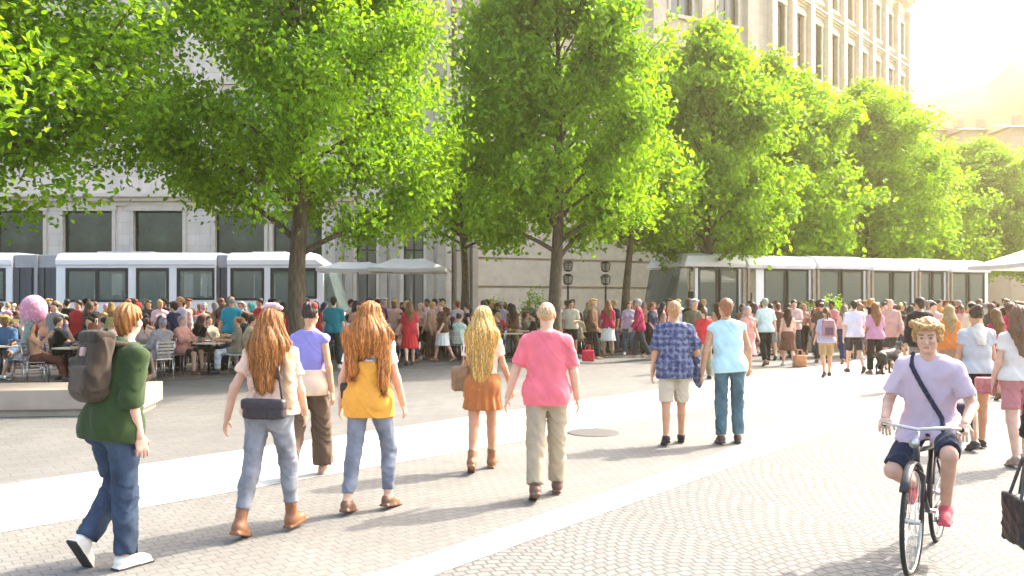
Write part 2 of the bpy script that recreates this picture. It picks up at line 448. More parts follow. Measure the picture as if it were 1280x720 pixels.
# ------------------------------------------------------------ people
Z = A((0, 0, 1)); X_ = A((1, 0, 0)); Y_ = A((0, 1, 0))
def nrm(v): return v/max(np.linalg.norm(v), 1e-9)
def ik(a, c, l1, l2, pole):
    a, c = A(a), A(c); d = np.linalg.norm(c-a); d2 = min(d, (l1+l2)*.998)
    t = nrm(c-a); x = (l1*l1-l2*l2+d2*d2)/(2*d2); h = math.sqrt(max(l1*l1-x*x, 0))
    p = A(pole); p = nrm(p-t*(p@t))
    return a+t*x+p*h, a+t*d2
def skel(H=1.75, sex='m', lean=0, side=0, twist=0, legL=(0, 0, 3, 0), legR=(0, 0, 3, 0), armL=(0, 8, 12, 0), armR=(0, 8, 12, 0),
         head=(0, 0), fat=1.0, hipz=None, feet=None, hands=None, curl=.5):
    s = H/1.78; J = dict(s=s, sex=sex, fat=fat, curl=curl)
    P = A((0, 0, .95*s if hipz is None else hipz))
    up = nrm(A((math.sin(R(side)), math.sin(R(lean)), math.cos(R(lean)))))
    rt = A((math.cos(R(twist)), math.sin(R(twist)), 0)); rt = nrm(rt-up*(rt@up)); fw = np.cross(up, rt)
    prt = A((math.cos(R(twist*-.35)), math.sin(R(twist*-.35)), 0)); pfw = np.cross(Z, prt)
    J.update(P=P, up=up, rt=rt, fw=fw, prt=prt, pfw=pfw, Nk=P+up*.53*s, C=P+up*.33*s)
    sw = (.185 if sex == 'm' else .16)*s*(.6+.4*fat)
    hy, hp = R(head[0]), R(head[1])
    hr = nrm(rt*math.cos(hy)+fw*math.sin(hy)); hf = np.cross(nrm(Z*.6+up*.4), hr); hf = nrm(hf)
    hu0 = np.cross(hr, hf); hf = nrm(hf*math.cos(hp)+hu0*math.sin(hp)); hu = np.cross(hr, hf)
    J.update(hr=hr, hf=hf, hu=hu, Hc=J['Nk']+nrm(up+hu)*.125*s+hf*.02*s+hu*.045*s)
    for n, sg, leg, arm in (('L', -1, legL, armL), ('R', 1, legR, armR)):
        hip = P+prt*sg*.092*s-Z*.02*s
        p, kn, ab, fp = [R(a) for a in leg]
        if feet:
            ank = A(feet[n]); fdir = nrm(A(feet[n+'f']))
            kne, ank = ik(hip, ank, .45*s, .415*s, A((sg*.25, 1, .25)))
        else:
            kne = hip+.45*s*(prt*sg*math.sin(ab)+math.cos(ab)*(pfw*math.sin(p)-Z*math.cos(p)))
            ank = kne+.415*s*(prt*sg*math.sin(ab*.4)+math.cos(ab*.4)*(pfw*math.sin(p-kn)-Z*math.cos(p-kn)))
            fdir = nrm((pfw+prt*sg*.12)*math.cos(fp)+Z*math.sin(fp))
        fup = nrm(np.cross(prt, fdir)); fup = fup if fup[2] > -.2 else -fup
        J['hip'+n], J['kne'+n], J['ank'+n], J['fd'+n], J['fu'+n] = hip, kne, ank, fdir, fup
        J['heel'+n] = ank-fdir*.045*s-fup*.07*s; J['toe'+n] = ank+fdir*.155*s-fup*.07*s
        sh = J['Nk']-up*.082*s+rt*sg*sw
        ap, ab, el, inw = [R(a) for a in arm]
        if hands and n in hands:
            wr = A(hands[n]); elb, wr = ik(sh, wr, .29*s, .255*s, A((sg*.8, -.35, -.6)))
            hd = nrm(A(hands[n+'d'])) if n+'d' in hands else nrm(wr-elb)
        else:
            dv = lambda q, b: rt*sg*math.sin(b)+math.cos(b)*(fw*math.sin(q)-Z*math.cos(q))
            elb = sh+.29*s*dv(ap, ab); wr = elb+.255*s*dv(ap+el, ab*.55-inw); hd = nrm(wr-elb)
        J['sh'+n], J['elb'+n], J['wr'+n], J['hd'+n] = sh, elb, wr, hd
    lo = min(min(J[k+n][2] for k in ('heel', 'toe')) for n in 'LR')-.018*s
    if hipz is None or not feet:
        for k, v in J.items():
            if k[:3] in ('hip', 'kne', 'ank', 'hee', 'toe', 'elb') or k in ('P', 'C', 'Nk', 'Hc', 'shL', 'shR', 'wrL', 'wrR'):
                J[k] = v-Z*lo
    return J
def tors(J, f, t=0.0, top=True, bottom=True):
    s, m, fa = J['s'], J['sex'] == 'm', J['fat']; P, up, rt, fw = J['P'], J['up'], J['rt'], J['fw']
    if bottom:
        w = .062 if m else .075
        f.cap(P-J['prt']*w*s, P+J['prt']*w*s, (.112+t)*1.0*fa if m else .118*fa+t, (.112+t)*fa if m else .118*fa+t, .05, (J['pfw'], .92))
    r1, r2 = (.13, .136) if m else (.112, .112)
    f.cap(P+up*.06*s-rt*.025, P+up*.24*s-rt*.025, r1*fa+t, r2*fa+t, .05, (fw, .78)); f.cap(P+up*.06*s+rt*.025, P+up*.24*s+rt*.025, r1*fa+t, r2*fa+t, .05, (fw, .78))
    if top:
        w, r1, r2 = (.055, .125, .112) if m else (.04, .112, .095)
        for g in (-1, 1): f.cap(P+up*.26*s+rt*g*w*.8, P+up*.41*s+rt*g*w*1.3, r1*(.4+.6*fa)*s+t, r2*s+t, .05, (fw, .82))
        for n in 'LR': f.cap(J['Nk']-up*.012*s-fw*.012, J['sh'+n]+up*.004, .052*s+t*.6, .048*s+t*.8, .045)
        if not m:
            for g in (-1, 1): f.ell(P+up*.335*s+rt*g*.07*s+fw*.075*s, A((.06, .06, .06))*s+t, k=.03)
    return f
def leg(J, f, n, t=0.0, upto=1.0, loose=0.0, k=.03, top=True):
    s = J['s']*(.75+.25*J['fat']); h, kn, an = J['hip'+n], J['kne'+n], J['ank'+n]
    m = J['sex'] == 'm'
    a = min(upto/.52, 1); e = h+(kn-h)*a; r0 = (.083 if m else .088)*s+t; r1 = .056*s+t+loose*.5
    f.cap(h, e, r0, r0+(r1-r0)*a, k, cut=None if upto > .52 else [(e, e-h)])
    if upto > .52:
        b = (upto-.52)/.48; e = kn+(an-kn)*b; r2 = .037*s+t+loose; rr = r1+(r2-r1)*b
        f.cap(kn, e, r1, rr, k, cut=[(e, e-kn)] if b < 1.2 else None)
        if b > .5:
            ax = nrm(an-kn); back = -(J['pfw']-ax*(J['pfw']@ax)); f.ell(kn+(an-kn)*.3+back*.022*s, A((.045, .045, .1))*s+t, fr=(nrm(np.cross(ax, back)), nrm(back), ax), k=.03)
    return f
def arm(J, f, n, t=0.0, upto=1.0, loose=0.0):
    s = J['s']*(1 if J['sex'] == 'm' else .86); a, e, w = J['sh'+n], J['elb'+n], J['wr'+n]
    u = min(upto/.53, 1); q = a+(e-a)*u
    f.cap(a, q, .05*s+t, (.05-.011*u)*s+t+loose*u, .025, cut=None if upto > .53 else [(q, q-a)])
    if upto > .53:
        u = (upto-.53)/.47; q = e+(w-e)*u
        f.cap(e, q, .04*s+t+loose, (.04-.014*u)*s+t+loose, .02, cut=[(q, q-e)] if upto < 1 or t else None)
    return f
def hand(J, n, vox):
    s = J['s']*(1 if J['sex'] == 'm' else .9); w, d = J['wr'+n], J['hd'+n]; sg = -1 if n == 'L' else 1
    pn = A(J.get('palm'+n, -J['rt']*sg)); pn = nrm(pn-d*(pn@d)); th = nrm(np.cross(d, pn)*1.0)   # palm normal, thumb side
    if th@J['fw'] < 0 and 'palm'+n not in J: th = -th
    f = F(); c = J['curl']
    f.cap(w-d*.03*s, w+d*.03*s, .024*s, .03*s, .01, (pn, .62)); f.cap(w+d*.03*s+th*.012*s, w+d*.085*s+th*.018*s, .03*s, .026*s, .012, (pn, .5)); f.cap(w+d*.03*s-th*.012*s, w+d*.08*s-th*.02*s, .028*s, .024*s, .012, (pn, .5))
    for i, (o, L, sp) in enumerate(((.032, .072, .1), (.011, .08, .03), (-.011, .075, -.04), (-.031, .058, -.12))):
        b = w+d*(.088-.006*i)*s+th*o*s; dd = nrm(d+th*sp); r = .0088*s
        for q in range(3):
            an = c*(.35+.55*q)
            e = b+(dd*math.cos(an)+pn*math.sin(an))*L*s*(.45, .32, .25)[q]
            f.cap(b, e, r, r*.93, .004); b = e; r *= .93
    b = w+d*.03*s+th*.028*s; e = b+nrm(d*.65+th*.75+pn*.35)*.042*s; f.cap(b, e, .014*s, .0105*s, .008); f.cap(e, e+nrm(d*.9+th*.3+pn*.4*(1+c))*.032*s, .0105*s, .008*s, .004)
    return f.solve(vox)
def headf(J, f, face=True):
    s, H, r, fw, u = J['s'], J['Hc'], J['hr'], J['hf'], J['hu']; fr = (r, fw, u)
    at = lambda x, y, z: H+(r*x+fw*y+u*z)*s
    f.ell(at(0, -.012, .028), A((.075, .095, .09))*s, fr, .02)
    f.cap(at(0, .028, -.02), at(0, .042, -.078), .06*s, .036*s, .03, (r, .95)); f.cap(at(-.03, .02, -.055), at(.03, .02, -.055), .035*s, .035*s, .03)
    f.cap(J['Nk']-J['up']*.04, at(0, -.012, -.04), (.058 if J['sex'] == 'm' else .05)*s, (.055 if J['sex'] == 'm' else .047)*s, .025)
    if face:
        for g in (-1, 1):
            f.ell(at(g*.032, .09, .012), A((.018, .014, .012))*s, fr, .012, op='s')
            f.cap(at(g*.014, .084, .03), at(g*.05, .07, .028), .009*s, .008*s, .012)
            f.ell(at(g*.04, .062, -.018), A((.022, .02, .018))*s, fr, .02)
            f.ell(at(g*.078, -.012, -.002), A((.01, .02, .033))*s, fr, .008)
        f.cap(at(0, .084, .018), at(0, .104, -.02), .009*s, .0135*s, .012); f.ell(at(0, .1, -.024), A((.018, .012, .009))*s, fr, .008)
        f.cap(at(-.017, .08, -.05), at(.017, .08, -.05), .008*s, .008*s, .006); f.cap(at(-.014, .078, -.06), at(.014, .078, -.06), .008*s, .008*s, .006)
        f.ell(at(0, .07, -.086), A((.02, .016, .014))*s, fr, .012)
    return f
def body(J, vox=.012, hv=.006, fv=.0045, hands='LR', feet=True):
    f = F(); tors(J, f)
    for n in 'LR':
        leg(J, f, n); arm(J, f, n)
        f.cap(J['elb'+n], J['wr'+n], .038*J['s']*(1 if J['sex'] == 'm' else .86), .025*J['s'], .02)
        a, fd, fu, s = J['ank'+n], J['fd'+n], J['fu'+n], J['s']
        if feet:
            f.cap(a-fd*.02*s-fu*.03*s, a+fd*.12*s-fu*.055*s, .036*s, .022*s, .03); f.cap(a-fd*.03*s-fu*.04*s, a-fd*.02*s-fu*.03*s, .034*s, .034*s, .02)
            f.cap(a+fd*.12*s-fu*.056*s, a+fd*.165*s-fu*.058*s, .026*s, .017*s, .02)
        f.ell(J['hip'+n]-J['pfw']*.06*s-Z*.02*s, A((.085, .07, .085))*s, k=.03)
    f.cap(J['Nk']-J['up']*.05, J['Hc']-J['hu']*.05*J['s'], .055*J['s'], .05*J['s'], .03)
    parts = [f.solve(vox), headf(J, F(), hv < .012).solve(hv)]
    for n in hands: parts.append(hand(J, n, fv))
    return joinm(parts)
# --- clothing
def top(J, sleeve=.38, hem=-.1, t=.016, loose=.012, vox=.012, amp=.004, seed=0, flare=0.0, vneck=False, straps=False):
    f = F(); P, up, s = J['P'], J['up'], J['s']
    tors(J, f, t, bottom=hem < .02)
    if hem < .03:                               # room over the hips and seat
        w = .07; f.cap(P-J['prt']*w*s, P+J['prt']*w*s, .128*J['fat']+t, .128*J['fat']+t, .05, (J['pfw'], .92))
        for n in 'LR': f.ell(J['hip'+n]-J['pfw']*.06*s-Z*.02*s, A((.09, .075, .09))*s+t+.006, k=.04); f.cap(J['hip'+n], J['hip'+n]*.6+J['kne'+n]*.4, .098*s+t, .09*s+t, .05)
    if hem < -.02 or flare:
        hp = P+up*hem*s; f.cap(P+up*.12*s, hp, (.135 if J['sex'] == 'm' else .12)*J['fat']+t, (.145 if J['sex'] == 'm' else .14)*J['fat']+t+flare, .05, (J['fw'], .85), cut=[(hp, -up)])
    if not straps:
        for n in 'LR':
            if sleeve: arm(J, f, n, t*.8, sleeve, loose)
    cuts = [(P+up*hem*s, -up), (J['Nk']+up*.038*s+J['fw']*.02, up-J['fw']*.25*(-1 if vneck else 1))]
    if straps:
        for n, g in (('L', -1), ('R', 1)): cuts.append((J['sh'+n]-J['rt']*g*.035*s, J['rt']*g+up*.12))
    return f.solve(vox, wrinkle(amp, 1, seed), cuts)
def trousers(J, upto=1.0, t=.011, loose=.012, vox=.012, amp=.004, seed=1, waist=.09):
    f = F(); tors(J, f, t, top=False); P, up = J['P'], J['up']
    for n in 'LR':
        leg(J, f, n, t, upto, loose)
        f.ell(J['hip'+n]-J['pfw']*.06*J['s']-Z*.02, A((.085, .07, .085))*J['s']+t, k=.03)
    return f.solve(vox, wrinkle(amp, 1.2, seed), [(P+up*waist*J['s'], up)])
def skirt(J, length=.42, flare=.06, t=.014, vox=.012, amp=.005, seed=2, waist=.1):
    f = F(); P, up, s = J['P'], J['up'], J['s']; e = P-Z*length*s+(J['kneL']+J['kneR']-J['hipL']-J['hipR'])*.5*A((1, 1, 0))*min(length/.45, 1)*.5
    f.cap(P+up*.08*s, P-Z*.06*s, .12+t, .15+t, .05, (J['pfw'], .85)); f.cap(P-Z*.06*s, e, .15+t, .15+t+flare, .05, (J['pfw'], .85))
    tors(J, f, t, top=False)
    for n in 'LR': leg(J, f, n, t+.006, min(.3, length*.52/.47*.6), 0); f.ell(J['hip'+n]-J['pfw']*.06*s-Z*.02, A((.088, .075, .088))*s+t+.004, k=.04)
    pl = lambda Q: amp*1.6*np.sin(np.arctan2(Q[:, 1]-P[1], Q[:, 0]-P[0])*13+seed)*np.clip((P[2]-Q[:, 2])*4, 0, 1)
    return f.solve(vox, pl, [(P+up*waist*s, up), (e, A((0, 0, -1)))])
def shoe(J, n, vox=.01, kind='flat'):
    f = F(); s = J['s']; a, fd, fu = J['ank'+n], J['fd'+n], J['fu'+n]; r = nrm(np.cross(fd, fu))
    g = lambda x, y: a+fd*x*s+fu*y*s
    f.cap(g(-.03, -.035), g(.02, -.02), .042*s, .044*s, .02); f.cap(g(.0, -.03), g(.13, -.05), .045*s, .032*s, .03); f.cap(g(.12, -.052), g(.172, -.056), .036*s, .024*s, .025)
    f.rbox(g(.062, -.076), A((.043, .135, .014))*s, .01, (r, fd, fu), .012)
    if kind == 'boot': f.cap(g(0, -.02), a+nrm(J['kne'+n]-a)*.13*s, .045*s, .05*s, .03, cut=[(a+nrm(J['kne'+n]-a)*.12*s, J['kne'+n]-a)])
    top_ = [] if kind == 'boot' else [(g(0, .03), fu)]
    return f.solve(vox, None, top_+[(g(0, -.088), -fu)])
# --- hair
def hair(J, kind='short', L=.45, wid=1.0, vox=.008, seed=0.0, amp=.004, side=None):
    f = F(); s, H, r, fw, u = J['s'], J['Hc'], J['hr'], J['hf'], J['hu']; fr = (r, fw, u)
    at = lambda x, y, z: H+(r*x+fw*y+u*z)*s
    fq, wob = 190, 2.5
    if kind == 'short':
        f.ell(at(0, -.02, .038), A((.086, .104, .092))*s, fr, .02, cut=[(at(0, .055, .03), fw*.8-u*.75), (at(0, 0, -.05), -u)]); f.cap(at(0, -.06, -.02), at(0, -.055, -.06), .055*s, .045*s, .03)
    elif kind == 'fringe':
        f.ell(at(0, -.025, .022), A((.083, .098, .088))*s, fr, .02, cut=[(at(0, 0, .075), u), (at(0, .02, 0), fw), (at(0, 0, -.055), -u)])
    elif kind == 'curly':
        f.ell(at(0, -.022, .056), A((.098, .106, .092))*s, fr, .02, cut=[(at(0, .06, .075), fw*.8-u*.65)]); f.cap(at(0, -.06, .0), at(0, -.055, -.05), .075*s, .055*s, .03)
        for g in (-1, 1): f.ell(at(g*.075, -.01, .005), A((.03, .05, .05))*s, fr, .02)
        for i in range(26):
            a = i*2.4; z = .02+.1*((i*.37) % 1); q = .085+.02*((i*.61) % 1)
            if math.sin(a) > .35: z = max(z, .095); q *= .85
            f.ell(at(q*math.cos(a), q*math.sin(a)*1.05-.015+.02*(z > .08), z), A((.024, .024, .022))*s, fr, .012)
        fq = 120
    elif kind in ('bun', 'pony'):
        f.ell(at(0, -.018, .036), A((.084, .102, .092))*s, fr, .02, cut=[(at(0, .06, .035), fw*.8-u*.7), (at(0, 0, -.03), -u)])
        if kind == 'bun': f.ell(at(0, -.075, .1), A((.05, .05, .045))*s, fr, .015)
        else: f.cap(at(0, -.11, .05), at(0, -.15, -.02), .03*s, .035*s, .02); f.cap(at(0, -.15, -.02), at(.01, -.12, -.22), .035*s, .015*s, .02)
    else:
        f.ell(at(0, -.02, .036), A((.09, .106, .096))*s, fr, .02, cut=[(at(0, .055, .02), fw*.8-u*.55)])
        b = J['Nk']-J['fw']*.115*s; e = b-nrm(J['up']*.7+Z*.3)*L*s
        q = wid
        f.cap(at(0, -.06, 0), b+Z*.0, .085*s, .085*s*q, .04, (J['fw'], .75))
        f.cap(b, e, .085*s*q, .05*s*q, .03, (J['fw'], .5)); 
        for g in (-1, 1):
            f.cap(at(g*.06, -.03, .01), J['Nk']+J['rt']*g*.085*s*q-J['fw']*.06*s, .042*s, .05*s, .04)
            f.cap(J['Nk']+J['rt']*g*.085*s*q-J['fw']*.06*s, b*.15+e*.85+J['rt']*g*.06*s*q+Z*.04*((seed+g) % 2), .052*s, .02*s, .04)
            if side: f.cap(J['Nk']+J['rt']*g*.09*s*q-J['fw']*.085*s, J['Nk']+J['rt']*g*(.135+.03*g)*s-J['fw']*.13*s-J['up']*(side+.06*g)*s, .07*s, .05*s, .05, (J['fw'], .6))
        fq = 150
    rt = J['rt'] if kind == 'long' else r
    def dsp(P):
        x = (P-H)@r; z = (P-H)@u; y = (P-H)@fw
        if kind == 'curly': return .006*np.sin(fq*x+3*np.sin(60*z))*np.sin(fq*z+2*np.sin(70*y))
        a = np.arctan2(x, -y+.02)
        return amp*(np.sin(21*a+wob*np.sin(11*z+seed)+4*np.sin(3.1*z))+.6*np.sin(fq*.5*x+1.8*np.sin(17*z+1.3+seed))+.4*np.sin(fq*1.3*x+2.2*np.sin(13*z+seed)))
    return f.solve(vox, dsp)
# --- one person in the foreground
def put(name, VQ, mat, parent, color=None, label=None):
    o = mobj(name, npmesh(name, *VQ, mat), parent, color)
    if label: o['label'] = label
    return o
def pockets(J, o, col, mat='denim'):
    for g in (-1, 1):
        n = 'R' if g > 0 else 'L'; ou = nrm(-J['pfw']+J['prt']*g*.35); r_ = nrm(np.cross(ou, Z)); u_ = np.cross(r_, ou)
        c = J['hip'+n]+J['prt']*-g*.01-J['pfw']*.06+Z*-.0+ou*(.0865 if J['sex'] == 'm' else .09)
        put('pocket', F().rbox(c, (.06, .009, .062), .006, (r_, ou, u_)).solve(.007), M[mat], o, tuple(v*.8 for v in col))
from mathutils.bvhtree import BVHTree
def strands(VQ, ho, col, J, n=420, L=.6, seed=1):
    """loose hairs lying over the mass of hair and flying away at the ends"""
    rg = np.random.default_rng(seed); V = VQ[0]; bv = BVHTree.FromPolygons(V.tolist(), VQ[1].tolist())
    for k, f_ in ((0, 1.75), (1, .85)):
        vs = []; fs = []
        for i in rg.choice(np.nonzero(V[:, 2] > J['Nk'][2]-.12)[0], n):
            p = Vector(V[i]); sd = Vector(rg.normal(size=3)*.0035); off = rg.uniform(.002, .007)+(.012 if rg.random() < .1 else 0); pts = []
            dr = Vector((0, 0, -1))
            for q in range(15):
                h = bv.find_nearest(p)
                if h[0] is None: break
                u = h[0]+h[1]*off; pts.append((u, h[1]))
                st = Vector((0, 0, -1))-h[1]*(-h[1].z); st = st.normalized() if st.length > .2 else Vector(rg.normal(size=3))*.3
                sd = sd*.8+Vector(rg.normal(size=3)*.0022); nx = h[0]+st*(L/15)+sd
                if pts and len(pts) > 2 and (pts[-1][0]-pts[-2][0]).length < .004: break
                p = nx
            if len(pts) < 4: continue
            e = pts[-1][0]; pts += [(e+Vector((sd.x*3, sd.y*3, -.02)), pts[-1][1]), (e+Vector((sd.x*7, sd.y*7, -.042)), pts[-1][1])]
            b = len(vs); m = len(pts)
            for q, (u, nn) in enumerate(pts):
                d = (pts[min(q+1, m-1)][0]-pts[max(q-1, 0)][0]); s_ = d.cross(nn); s_ = s_.normalized() if s_.length > 1e-6 else Vector((1, 0, 0))
                w = .0026*(1-.75*(q/(m-1))**2); vs += [u-s_*w, u+s_*w]
            fs += [(b+2*q, b+2*q+1, b+2*q+3, b+2*q+2) for q in range(m-1)]
        put('hair_strands', (A([tuple(v) for v in vs]), np.array(fs)), M['hair'], ho, tuple(min(1, c*f_) for c in col))
SKIN = {'fair': (.62, .37, .26), 'tan': (.5, .27, .16), 'brown': (.22, .11, .06), 'pink': (.6, .33, .25)}
def person(J, loc, yaw, label, skin='fair', group='people walking across the square', hv=.006, vox=.012, feet=True, fv=.0045):
    o = put('person', body(J, vox, hv, fv, feet=feet), M['skin'], None, SKIN[skin])
    o.location = (loc[0], loc[1], 0); o.rotation_euler = (0, 0, R(yaw))
    return tag(o, label, 'person', group)
def carried(name, VQ, mat, who, color, label, cat):
    """something a person carries: a thing of its own, placed where the person stands"""
    V = VQ[0]; base = A(((V[:, 0].min()+V[:, 0].max())/2, (V[:, 1].min()+V[:, 1].max())/2, V[:, 2].min()))
    o = mobj(name, npmesh(name, V-base, VQ[1], mat), None, color)
    rz = who.rotation_euler.z; c, s_ = math.cos(rz), math.sin(rz)
    o.location = (who.location.x+c*base[0]-s_*base[1], who.location.y+s_*base[0]+c*base[1], who.location.z+base[2]); o.rotation_euler = (0, 0, rz)
    tag(o, label, cat); o['_b'] = [float(x) for x in base]
    return o
def addpart(o, name, VQ, mat, color=None):
    return put(name, (VQ[0]-A(list(o['_b'])), VQ[1]), mat, o, color)
def strapf(pts, r, nrmv, f=None):
    f = f or F()
    for a, b in zip(pts[:-1], pts[1:]): f.cap(a, b, r, r, .006)
    return f
# ------------------------------------------------------------ the people in front
def at(px, d): return (xd(px, d), d)
def shoes(J, o, col, kind='flat', mat='leather', vox=.01):
    for n in 'LR': put('boot' if kind == 'boot' else 'shoe', shoe(J, n, vox, kind), M[mat], o, col)
def bag(J, who, c, h, label, cat='bag', col=(.03, .025, .025), strap=None, name='shoulder_bag', rr=.03, flap=True):
    c = A(c); f = F().rbox(c, h, rr); V = f.solve(.009, wrinkle(.003, 1.5))
    o = carried(name, V, M['leather'], who, col, label, cat)
    if flap: addpart(o, 'flap', F().rbox(c+A((0, -h[1]*.25, h[2]*.5)), A((h[0]*1.04, h[1]*.9, h[2]*.55)), rr*.8).solve(.009), M['leather'], tuple(x*1.25 for x in col))
    if strap is not None: addpart(o, 'strap', strapf([A(p) for p in strap], .011, None).solve(.007), M['leather'], col)
    return o

# man with the backpack
J = skel(1.77, 'm', lean=11, twist=-8, legL=(18, 55, 3, -56), legR=(3, 5, 2, 0), armL=(-10, 10, 22, 0), armR=(-14, 7, 28, 4), head=(30, 6), fat=1.1)
w = person(J, at(140, 5.95), -30, 'young ginger-haired man in a dark green hoodie and blue jeans carrying a backpack', 'pink')
put('hoodie', top(J, .62, -.12, .026, .018, amp=.005, flare=.008), M['cloth'], w, (.03, .052, .017))
f = F(); f.cap(J['Nk']-J['fw']*.055+J['rt']*.05, J['Nk']-J['fw']*.055-J['rt']*.05, .05, .05, .03); f.cap(J['Nk']-J['fw']*.07, J['Nk']-J['fw']*.1-J['up']*.07, .055, .04, .03)
put('hood', f.solve(.01, wrinkle(.005)), M['cloth'], w, (.03, .052, .017))
put('collar', F().cap(J['Nk']+J['up']*.0, J['Nk']+J['up']*.05, .066, .06, .02, cut=[(J['Nk']+J['up']*.045, J['up'])]).solve(.009), M['cloth'], w, (.7, .68, .64))
put('jeans', trousers(J, .985, .013, .022, amp=.007), M['denim'], w, (.04, .06, .1))
put('hair', hair(J, 'short', vox=.006, amp=.004), M['hair'], w, (.3, .12, .03))
for n in 'LR':
    s_ = put('shoe', shoe(J, n), M['cloth'], w, (.72, .68, .6)); a, fd, fu = J['ank'+n], J['fd'+n], J['fu'+n]
    put('sole', F().rbox(a+fd*.062-fu*.083, (.046, .138, .012), .008, (nrm(np.cross(fd, fu)), fd, fu)).solve(.008), M['rubber'], s_)
fr = (J['rt'], J['fw'], J['up']); c = J['C']+J['up']*.03-J['fw']*.2
bp = carried('backpack', F().rbox(c, (.145, .07, .22), .06, fr).rbox(c-J['up']*.1, (.14, .085, .115), .06, fr, .04).solve(.01, wrinkle(.006, 1.2)), M['cloth'], w, (.055, .04, .028), 'bulging dark brown backpack on the back of the man in the green hoodie', 'backpack')
addpart(bp, 'pocket', F().rbox(c-J['fw']*.07-J['up']*.09, (.105, .03, .09), .03, fr).solve(.009, wrinkle(.003)), M['cloth'], (.075, .055, .038))
addpart(bp, 'top_flap', F().rbox(c+J['up']*.19, (.132, .078, .05), .04, fr).solve(.009, wrinkle(.003)), M['cloth'], (.04, .03, .022))
addpart(bp, 'grab_loop', strapf([c+J['up']*.21+J['rt']*.03+J['fw']*.05, c+J['up']*.26+J['fw']*.05, c+J['up']*.21-J['rt']*.03+J['fw']*.05], .009, None).solve(.006), M['cloth'], (.03, .025, .02))
for g, n in ((-1, 'L'), (1, 'R')):
    q = J['rt']*g*.1
    addpart(bp, 'shoulder_strap', strapf([c+J['up']*.17+q+J['fw']*.05, J['Nk']-J['up']*.0+q*1.05-J['fw']*.03, J['Nk']-J['up']*.04+q*1.05+J['fw']*.12, J['C']+J['up']*.02+q*1.3+J['fw']*.16, J['C']-J['up']*.08+q*1.6], .021, None).solve(.01), M['cloth'], (.05, .038, .028))
addpart(bp, 'buckle', F().rbox(c-J['fw']*.08+J['up']*.09, (.02, .016, .03), .006, fr).solve(.006), M['leather'], (.45, .3, .28))

# woman with auburn waves and a bag on her hip
J = skel(1.71, 'f', lean=3, twist=6, legL=(-9, 12, 4, -18), legR=(17, 12, 1, 5), armL=(-14, 24, 14, 0), armR=(12, 12, 26, 10), head=(-5, 5))
w = person(J, at(337, 6.75), -12, 'woman with wavy auburn hair in a loose peach blouse and grey cropped jeans')
put('blouse', top(J, .3, -.02, .018, .02, amp=.008, flare=.02, vneck=True), M['cloth'], w, (.74, .5, .37))
f = F(); f.cap(J['shR']+J['rt']*.01, J['P']+J['rt']*.185+J['up']*.05, .05, .06, .05, (J['rt'], .55)); f.cap(J['shR']-J['fw']*.05, J['P']+J['rt']*.18-J['fw']*.07+J['up']*.05, .04, .045, .04); f.cap(J['Nk']-J['fw']*.06, J['shR'], .05, .06, .04)
put('shawl', f.solve(.011, wrinkle(.008, 1.3, 3), [(J['P']+J['up']*.02, -J['up'])]), M['cloth'], w, (.68, .43, .25))
put('jeans', trousers(J, .87, .009, .008, amp=.005, seed=4), M['denim'], w, (.24, .25, .28))
h_ = hair(J, 'long', .33, 1.35, seed=.4, vox=.006, amp=.005); strands(h_, put('hair', h_, M['hair'], w, (.33, .13, .035)), (.33, .13, .035), J, 420, .55, 3)
shoes(J, w, (.24, .1, .045), 'boot')
put('hair_scarf', F().cap(J['Hc']+J['hu']*.12-J['hr']*.07+J['hf']*.01, J['Hc']+J['hu']*.12+J['hr']*.07+J['hf']*.01, .02, .02, .01).cap(J['Hc']+J['hu']*.135-J['hr']*.035, J['Hc']+J['hu']*.135+J['hr']*.035, .028, .028, .01).solve(.008), M['cloth'], w, (.58, .42, .44))
c = J['P']+J['rt']*.02-J['fw']*.16+J['up']*.03
bag(J, w, c, A((.17, .045, .075)), 'slouchy dark crossbody bag across the hips of the auburn-haired woman in peach', col=(.035, .028, .035),
    strap=[c+J['rt']*.15, J['C']+J['rt']*.12-J['fw']*.15, J['shR']-J['fw']*.06-J['rt']*.06, J['Nk']+J['rt']*.09+J['fw']*.03])

# woman in the violet top, walking close by her
J = skel(1.75, 'f', lean=2, twist=-4, legL=(-12, 14, 3, -20), legR=(12, 8, 2, 0), armL=(8, 8, 14, 0), armR=(-8, 14, 10, 0), head=(0, 0))
w = person(J, at(386, 9.0), -8, 'dark-haired woman in a sleeveless violet top with a beige cloth tied round her waist', 'tan')
put('vest', top(J, 0, .04, .018, .01, amp=.006, straps=False), M['cloth'], w, (.24, .22, .52))
put('waist_cloth', skirt(J, .12, .012, .034, waist=.14, amp=.005), M['cloth'], w, (.7, .52, .38))
put('trousers', trousers(J, .98, .016, .05, amp=.008), M['cloth'], w, (.12, .08, .055))
put('hair', hair(J, 'bun', vox=.007, amp=.003), M['hair'], w, (.025, .016, .012))
put('hair_band', F().cap(J['Hc']+J['hu']*.1-J['hr']*.05-J['hf']*.03, J['Hc']+J['hu']*.1+J['hr']*.05-J['hf']*.03, .036, .036, .01).solve(.009, wrinkle(.004, 2)), M['cloth'], w, (.42, .06, .06))
shoes(J, w, (.4, .27, .2))

